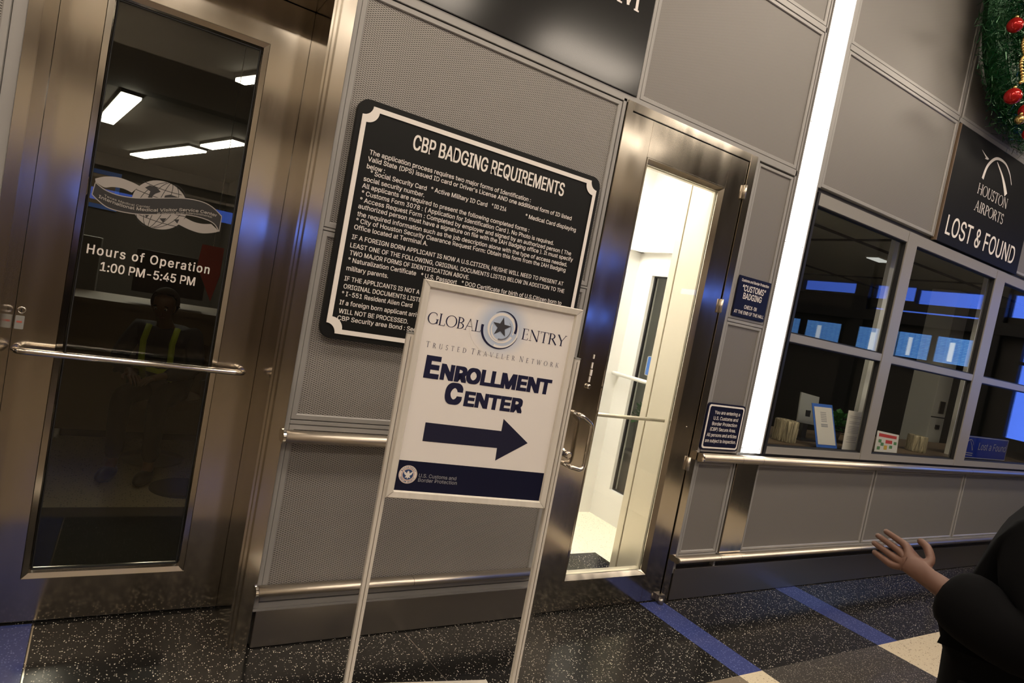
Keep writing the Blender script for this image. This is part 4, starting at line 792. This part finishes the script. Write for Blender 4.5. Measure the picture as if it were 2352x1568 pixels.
prism(bm, [(scx + x, scz + z) for x, z in E_], yp - .0013, yp - .0011); obj('seal_eagle', bm, 'white_letter', sl)
bm = bmesh.new()
def arc_text(s_, a0, a1, r, cap):
    for i, ch in enumerate(s_):
        if ch == ' ': continue
        v, f = text_geo(ch, .01); a, c = cap_h(.01); mn = min(p[0] for p in v); mxx = max(p[0] for p in v); k = cap / (c - a); ang = math.radians(a0 + (a1 - a0) * i / (len(s_) - 1)); out = 1 if a0 > a1 else -1
        ux, uz = (math.sin(ang), -math.cos(ang)) if out > 0 else (-math.sin(ang), math.cos(ang)); vx, vz = (math.cos(ang) * out, math.sin(ang) * out); nv = []
        for px, pz in v:
            p, q_ = (px - (mn + mxx) / 2) * k, (pz - (a + c) / 2) * k; nv.append(bm.verts.new((scx + r * math.cos(ang) + p * ux + q_ * vx, yp - .0009, scz + r * math.sin(ang) + p * uz + q_ * vz)))
        for ff in f:
            try: bm.faces.new([nv[j] for j in ff])
            except ValueError: pass
arc_text('DEPARTMENT', 150, 30, .0258, .0055); arc_text('HOMELAND SECURITY', 205, 335, .0258, .0050); obj('seal_lettering', bm, 'seal_blue', sl)
bm = T_(('U.S. Customs and', -.193, -.058, ZB - .300, .0125, yp - .0004), ('Border Protection', -.193, -.053, ZB - .316, .0125, yp - .0004)); obj('footer_lettering', bm, 'silver_letter', bd)
obj('base_plate', B((-.33, .33, -.30, .28, 0, .012)), 'stand_metal', o, .003)

# ------------------------------------------------------------------ WREATH
o = thing('wreath', 'large green tinsel wreath with red and gold baubles on the upper wall', 'wreath', (5.75, -.16, 4.50))
R1, R2 = .69, .26
bm = bmesh.new()
for k in range(24000):
    a = random.random() * 6.283; ph = random.random() * 6.283; rr = R2 * random.uniform(.6, 1.12); c0 = Vector(((R1 + rr * math.cos(ph)) * math.cos(a), max(-rr * .62 * abs(math.sin(ph)), -.2) + .05, (R1 + rr * math.cos(ph)) * math.sin(a)))
    d = Vector((random.gauss(0, 1), random.gauss(-.4, .8), random.gauss(0, 1))).normalized() * random.uniform(.03, .06); s_ = d.orthogonal().normalized(); s_.rotate(Matrix.Rotation(random.random() * 6.28, 3, d.normalized())); s_ *= random.uniform(.0015, .0035)
    bm.faces.new([bm.verts.new(v) for v in (c0 - s_, c0 + s_, c0 + d + s_ * .6, c0 + d - s_ * .6)])
obj('tinsel', bm, 'tinsel', o)
bm = bmesh.new(); n1, n2 = 40, 10; rg = []
for i in range(n1): rg.append([bm.verts.new(((R1 + R2 * .62 * math.cos(6.2832 * j / n2)) * math.cos(6.2832 * i / n1), .03 + R2 * .30 * math.sin(6.2832 * j / n2), (R1 + R2 * .62 * math.cos(6.2832 * j / n2)) * math.sin(6.2832 * i / n1))) for j in range(n2)])
for i in range(n1):
    for j in range(n2): bm.faces.new((rg[i][j], rg[i][(j + 1) % n2], rg[(i + 1) % n1][(j + 1) % n2], rg[(i + 1) % n1][j]))
obj('core', bm, 'tinsel', o)
for x, z, r, mm in ((4.945, 4.135, .050, 'bauble_red'), (5.138, 3.71, .056, 'bauble_red'), (5.374, 3.68, .05, 'bauble_red'), (5.317, 3.60, .034, 'bauble_gold'), (5.50, 3.55, .045, 'bauble_red'), (6.0, 3.75, .055, 'bauble_red'), (6.3, 4.1, .055, 'bauble_gold'), (6.4, 4.5, .055, 'bauble_red'), (4.98, 4.6, .055, 'bauble_red')):
    bm = bmesh.new(); ball(bm, (x - 5.75, -.155, z - 4.50), r); bb = obj('bauble', bm, mm, o)
    bm = bmesh.new(); lathe(bm, [(.012, 0), (.012, .018), (.004, .022)], 10, (x - 5.75, -.155, z - 4.50 + r - .004)); obj('bauble_cap', bm, 'bauble_gold', bb)
bm = bmesh.new()
for k in range(46):
    u = k / 45; ball(bm, (5.07 - 5.75 + .12 * u + .03 * math.sin(u * 22), -.16, 4.33 - 4.50 - .50 * u + .02 * math.cos(u * 17)), .014, 8, 6)
obj('bead_garland', bm, 'bauble_gold', o)
obj('hanger', B((-.02, .02, .05, .155, .9, 1.0)), 'dark_metal', o)

# ------------------------------------------------------------------ FLIGHT SCREENS (seen mirrored in the office windows) and concourse lamps
for i, (y0, y1) in enumerate(((-4.58, -3.98), (-3.84, -3.26), (-2.96, -2.38), (-2.43 + .07, -1.93), (-1.84, -1.34))):
    lab = ('farthest', 'second', 'middle', 'fourth', 'nearest')[i] + ' blue flight screen in the row reflected in the office windows'
    f_ = thing('flight_screen', lab, 'screen', (XR - .12, (y0 + y1) / 2, 1.93), 0, 'row of flight screens'); hw = (y1 - y0) / 2
    obj('bezel', B((0, .05, -hw - .015, hw + .015, -.015, .37)), 'black_plastic', f_); obj('display', B((-.003, 0, -hw, hw, 0, .355)), 'flight_screen', f_); obj('highlight_column', B((-.0045, -.003, -hw * .35, -hw * .1, .03, .29)), 'screen_white', f_); obj('mount', B((.05, .12, -.03, .03, .1, .25)), 'dark_metal', f_)
for i, (x, y) in enumerate(((-3, -1.7), (-.4, -1.7), (2.2, -1.7), (4.8, -1.7), (7.4, -1.7), (-3, -4.6), (-.4, -4.6), (2.2, -4.6), (4.8, -4.6), (7.4, -4.6), (-3, -6.7), (-.4, -6.7), (2.2, -6.7), (4.8, -6.7), (7.4, -6.7))):
    l_ = thing('ceiling_light', 'unseen long warm ceiling panel lighting the concourse', 'light', (x, y, ZC), 0, 'concourse ceiling lights'); obj('diffuser', B((-.75, .75, -.25, .25, -.04, -.03)), 'lamp' if y > -6 else 'lamp_rear_fill', l_); obj('frame', B((-.78, .78, -.28, .28, -.03, 0)), 'concourse_ceiling', l_)  # rear row is added out of view to brighten the wall behind the camera

# ------------------------------------------------------------------ PEOPLE
def skin_mesh(name, nodes, edges, m, parent, levels=1):
    """nodes: name -> ((x,y,z), r) ; grown into one smooth body"""
    ks = list(nodes); ix = {k: i for i, k in enumerate(ks)}; me = bpy.data.meshes.new(name); me.from_pydata([nodes[k][0] for k in ks], [(ix[a], ix[c]) for a, c in edges], [])
    ob = bpy.data.objects.new(name, me); C.objects.link(ob); md = ob.modifiers.new('s', 'SKIN'); md.use_smooth_shade = True
    for i, k in enumerate(ks):
        sv = me.skin_vertices[0].data[i]; r = nodes[k][1]; sv.radius = r if hasattr(r, '__len__') else (r, r); sv.use_root = (i == 0)
    sd = ob.modifiers.new('u', 'SUBSURF'); sd.levels = levels; sd.render_levels = levels
    dg = bpy.context.evaluated_depsgraph_get(); m2 = bpy.data.meshes.new_from_object(ob.evaluated_get(dg)); ob.modifiers.clear(); ob.data = m2; bpy.data.meshes.remove(me)
    m2.materials.clear(); m2.materials.append(M[m]); ob.parent = parent
    for p in m2.polygons: p.use_smooth = True
    return ob
def hand_nodes(N, Ed, side, wrist, d, palm_n, curl=.5):
    """five fingers growing from a palm; d = pointing direction, palm_n = palm normal"""
    d = Vector(d).normalized(); n = (Vector(palm_n) - d * Vector(palm_n).dot(d)).normalized(); s_ = d.cross(n).normalized(); W_ = Vector(wrist)
    N[side + 'palm'] = (tuple(W_ + d * .045), (.030, .016)); Ed.append((side + 'wrist', side + 'palm'))
    for i, (off, ln) in enumerate(((-.030, .070), (-.010, .080), (.010, .075), (.028, .058))):
        k = side + 'f%d' % i; p = W_ + d * .085 + s_ * off; N[k + '0'] = (tuple(p), .0105); Ed.append((side + 'palm', k + '0')); dd = d.copy()
        for j in range(3):
            ax = s_; dd = (dd + n * curl * .55).normalized(); p = p + dd * ln / 3 * 1.05; N[k + str(j + 1)] = (tuple(p), .0088 - .0008 * j); Ed.append((k + str(j), k + str(j + 1)))
    p = W_ + d * .030 - s_ * .034; N[side + 't0'] = (tuple(p), .012); Ed.append((side + 'palm', side + 't0'))
    p2 = p + (d * .7 - s_ * .6 + n * .3).normalized() * .036; N[side + 't1'] = (tuple(p2), .010); Ed.append((side + 't0', side + 't1')); p3 = p2 + (d * .9 - s_ * .1 + n * .4).normalized() * .028; N[side + 't2'] = (tuple(p3), .0085); Ed.append((side + 't1', side + 't2'))
def person(label, loc, rz, J, skin, top, legs, hairm, hairlong=False, coat_len=None):
    """J: joint positions in the person's frame (faces -y)"""
    p = thing('person', label, 'person', loc, rz); N, Ed = {}, []
    def n(k, r, pos=None): N[k] = (tuple(pos or J[k]), r)
    n('pelvis', .10); n('chest', (.125, .09)); n('neck', .048); n('jaw', (.058, .064)); n('head', (.080, .094)); n('crown', (.070, .080))
    Ed += [('pelvis', 'chest'), ('chest', 'neck'), ('neck', 'jaw'), ('jaw', 'head'), ('head', 'crown')]
    hd = Vector(J['head']); jw = Vector(J['jaw']); fw_ = Vector(J.get('face', (0, -1, 0))).normalized()
    for sd in 'LR':
        for k, r in (('shoulder', .055), ('elbow', .040), ('wrist', .026), ('hip', .078), ('knee', .052), ('ankle', .036), ('toe', .030)): n(sd + k, r)
        Ed += [('chest', sd + 'shoulder'), (sd + 'shoulder', sd + 'elbow'), (sd + 'elbow', sd + 'wrist'), ('pelvis', sd + 'hip'), (sd + 'hip', sd + 'knee'), (sd + 'knee', sd + 'ankle'), (sd + 'ankle', sd + 'toe')]
        w_ = Vector(J[sd + 'wrist']); e_ = Vector(J[sd + 'elbow']); hand_nodes(N, Ed, sd, w_, w_ - e_, J.get(sd + 'palm', (0, 0, -1)))
    body = skin_mesh('body', N, Ed, skin, p)
    from mathutils.bvhtree import BVHTree
    tree = BVHTree.FromPolygons([v.co for v in body.data.vertices], [tuple(f.vertices) for f in body.data.polygons])
    rt = fw_.cross(Vector((0, 0, 1))).normalized()
    def on_skin(q, d):                       # the point of the body met from outside along -d
        h = tree.ray_cast(q + d * .4, -d)[0]; return h if h is not None else q + d * .07
    for s_ in (-1, 1):
        bm = bmesh.new(); ball(bm, on_skin(hd.lerp(jw, .30) + rt * s_ * .029, fw_) - fw_ * .005, .0105, 12, 8, (1, 1, .8)); obj('eye', bm, 'eye_white', p)
        bm = bmesh.new(); ball(bm, on_skin(hd.lerp(jw, .30) + rt * s_ * .029, fw_) + fw_ * .0025, .0055, 10, 6); obj('iris', bm, 'hair', p)
        bm = bmesh.new(); ball(bm, on_skin(hd.lerp(jw, .5) - fw_ * .012, rt * s_), .024, 12, 8, (.55, .55, 1.2)); obj('ear', bm, skin, p)
        bm = bmesh.new(); c0 = on_skin(hd.lerp(jw, .02) + rt * s_ * .029, fw_); tube(bm, [c0 - rt * s_ * .016, c0 + Vector((0, 0, .004)), c0 + rt * s_ * .016 - Vector((0, 0, .003))], .004, 6); obj('eyebrow', bm, hairm, p)
    c0 = on_skin(hd.lerp(jw, .35), fw_); c1 = on_skin(hd.lerp(jw, .82), fw_)
    bm = bmesh.new(); tube(bm, [c0 - fw_ * .004, c0.lerp(c1, .5) + fw_ * .004, c1 + fw_ * .008, c1 + fw_ * .001 - Vector((0, 0, .009))], .009, 10, True, [.005, .0075, .0115, .007]); obj('nose', bm, skin, p)
    c2 = on_skin(hd.lerp(jw, 1.28), fw_); bm = bmesh.new(); tube(bm, [c2 - rt * .023 - fw_ * .006, c2 + fw_ * .001, c2 + rt * .023 - fw_ * .006], .006, 8, True, [.002, .0065, .002]); obj('mouth', bm, 'lip', p)
    bm = bmesh.new(); hc = hd + Vector((0, 0, .004)) - fw_ * .020; ball(bm, hc, .098, 32, 24, (.90, 1.0, 1.02))
    bmesh.ops.delete(bm, geom=[v for v in bm.verts if ((v.co - hc).dot(fw_) > .040 and v.co.z < hd.z + .060) or (v.co - hc).dot(fw_) > .070], context='VERTS')
    if not hairlong: bmesh.ops.delete(bm, geom=[v for v in bm.verts if v.co.z < jw.z - .02], context='VERTS')
    else: ball(bm, hc - fw_ * .045 - Vector((0, 0, .085)), .088, 24, 16, (.92, .55, 1.35))
    obj('hair', bm, hairm, p)
    TN_ = {'pelvis': (J['pelvis'], .135), 'waist': (tuple(Vector(J['pelvis']).lerp(Vector(J['chest']), .45)), (.15, .125)), 'chest': (J['chest'], (.175, .135)), 'collar': (tuple(Vector(J['chest']).lerp(Vector(J['neck']), .72)), (.085, .08))}
    TE = [('pelvis', 'waist'), ('waist', 'chest'), ('chest', 'collar')]
    for sd in 'LR':
        TN_[sd + 's'] = (J[sd + 'shoulder'], .115 if coat_len else .078); TN_[sd + 'e'] = (J[sd + 'elbow'], .10 if coat_len else .062); TN_[sd + 'w'] = (tuple(Vector(J[sd + 'elbow']).lerp(Vector(J[sd + 'wrist']), .97)), .078 if coat_len else .045); TE += [('chest', sd + 's'), (sd + 's', sd + 'e'), (sd + 'e', sd + 'w')]
    if coat_len: TN_['waist'] = (TN_['waist'][0], (.20, .175)); TN_['chest'] = (J['chest'], (.21, .175)); TN_['pelvis'] = (J['pelvis'], .185)
    if coat_len: TN_['hem'] = ((J['pelvis'][0], J['pelvis'][1], coat_len), (.24, .21)); TE.append(('pelvis', 'hem'))
    tp = skin_mesh('coat' if coat_len else 'vest', TN_, TE, top, p, 2 if coat_len else 1)
    LN = {'p': (J['pelvis'], .125)}; LE = []
    for sd in 'LR':
        LN[sd + 'h'] = (J[sd + 'hip'], .098); LN[sd + 'k'] = (J[sd + 'knee'], .070); LN[sd + 'a'] = (tuple(Vector(J[sd + 'knee']).lerp(Vector(J[sd + 'ankle']), .93)), .056); LE += [('p', sd + 'h'), (sd + 'h', sd + 'k'), (sd + 'k', sd + 'a')]
    skin_mesh('trousers', LN, LE, legs, p)
    for sd in 'LR':
        a = Vector(J[sd + 'ankle']); t_ = Vector(J[sd + 'toe']); f = (t_ - a); f.z = 0; f.normalize()
        bm = bmesh.new(); ball(bm, (a.x + f.x * .07, a.y + f.y * .07, .045), .1, 16, 10, (.48 + .85 * abs(f.x), .48 + .85 * abs(f.y), .45))
        for v in bm.verts: v.co.z = max(v.co.z, 0)
        obj('shoe', bm, 'shoe', p)
    return p, tp
J = dict(pelvis=(0, 0, .86), chest=(0, .0, 1.17), neck=(0, .045, 1.36), jaw=(0, .022, 1.432), head=(0, .045, 1.505), crown=(0, .055, 1.555),
    Lshoulder=(.18, 0, 1.27), Lelbow=(.26, .0, 1.07), Lwrist=(.235, -.20, 1.14), Rshoulder=(-.18, 0, 1.27), Relbow=(-.25, .10, 1.03), Rwrist=(-.22, .10, .80),
    Lhip=(.09, 0, .82), Lknee=(.10, -.10, .46), Lankle=(.10, -.02, .085), Ltoe=(.11, -.15, .035), Rhip=(-.09, 0, .82), Rknee=(-.10, .0, .46), Rankle=(-.10, .10, .085), Rtoe=(-.10, -.03, .035), Lpalm=(-1, 0, -.3), Rpalm=(1, 0, 0))
person('person in a long black coat walking past at the right edge with one forearm raised', (1.935, -2.055, 0), math.radians(180 + 17), J, 'skin', 'coat', 'trouser', 'hair', True, .60)
J2 = dict(pelvis=(0, 0, .56), chest=(0, -.10, .86), neck=(0, -.19, 1.04), jaw=(0, -.25, 1.10), head=(0, -.26, 1.165), crown=(0, -.25, 1.23),
    Lshoulder=(.18, -.12, .96), Lelbow=(.25, -.22, .74), Lwrist=(.10, -.40, .70), Rshoulder=(-.18, -.12, .96), Relbow=(-.25, -.22, .74), Rwrist=(-.10, -.40, .70),
    Lhip=(.09, -.04, .54), Lknee=(.11, -.44, .54), Lankle=(.11, -.42, .085), Ltoe=(.11, -.55, .035), Rhip=(-.09, -.04, .54), Rknee=(-.11, -.44, .54), Rankle=(-.11, -.42, .085), Rtoe=(-.11, -.55, .035), Lpalm=(0, 0, -1), Rpalm=(0, 0, -1), face=(0, -1, -.3))
pp, vest = person('seated person in a dark top with yellow reflective stripes behind the left glass door', (.34, 2.50, 0), math.radians(-20), J2, 'skin_dark', 'vest_dark', 'trouser', 'hair')
bm = bmesh.new()
for x in (-.09, .09): tube(bm, [(x, -.20, 1.0), (x, -.265, .90), (x, -.25, .76), (x, -.17, .64)], .022, 6)
tube(bm, [(-.16, -.14, .70), (0, -.185, .69), (.16, -.14, .70)], .02, 6); obj('reflective_stripe', bm, 'hi_vis', vest)
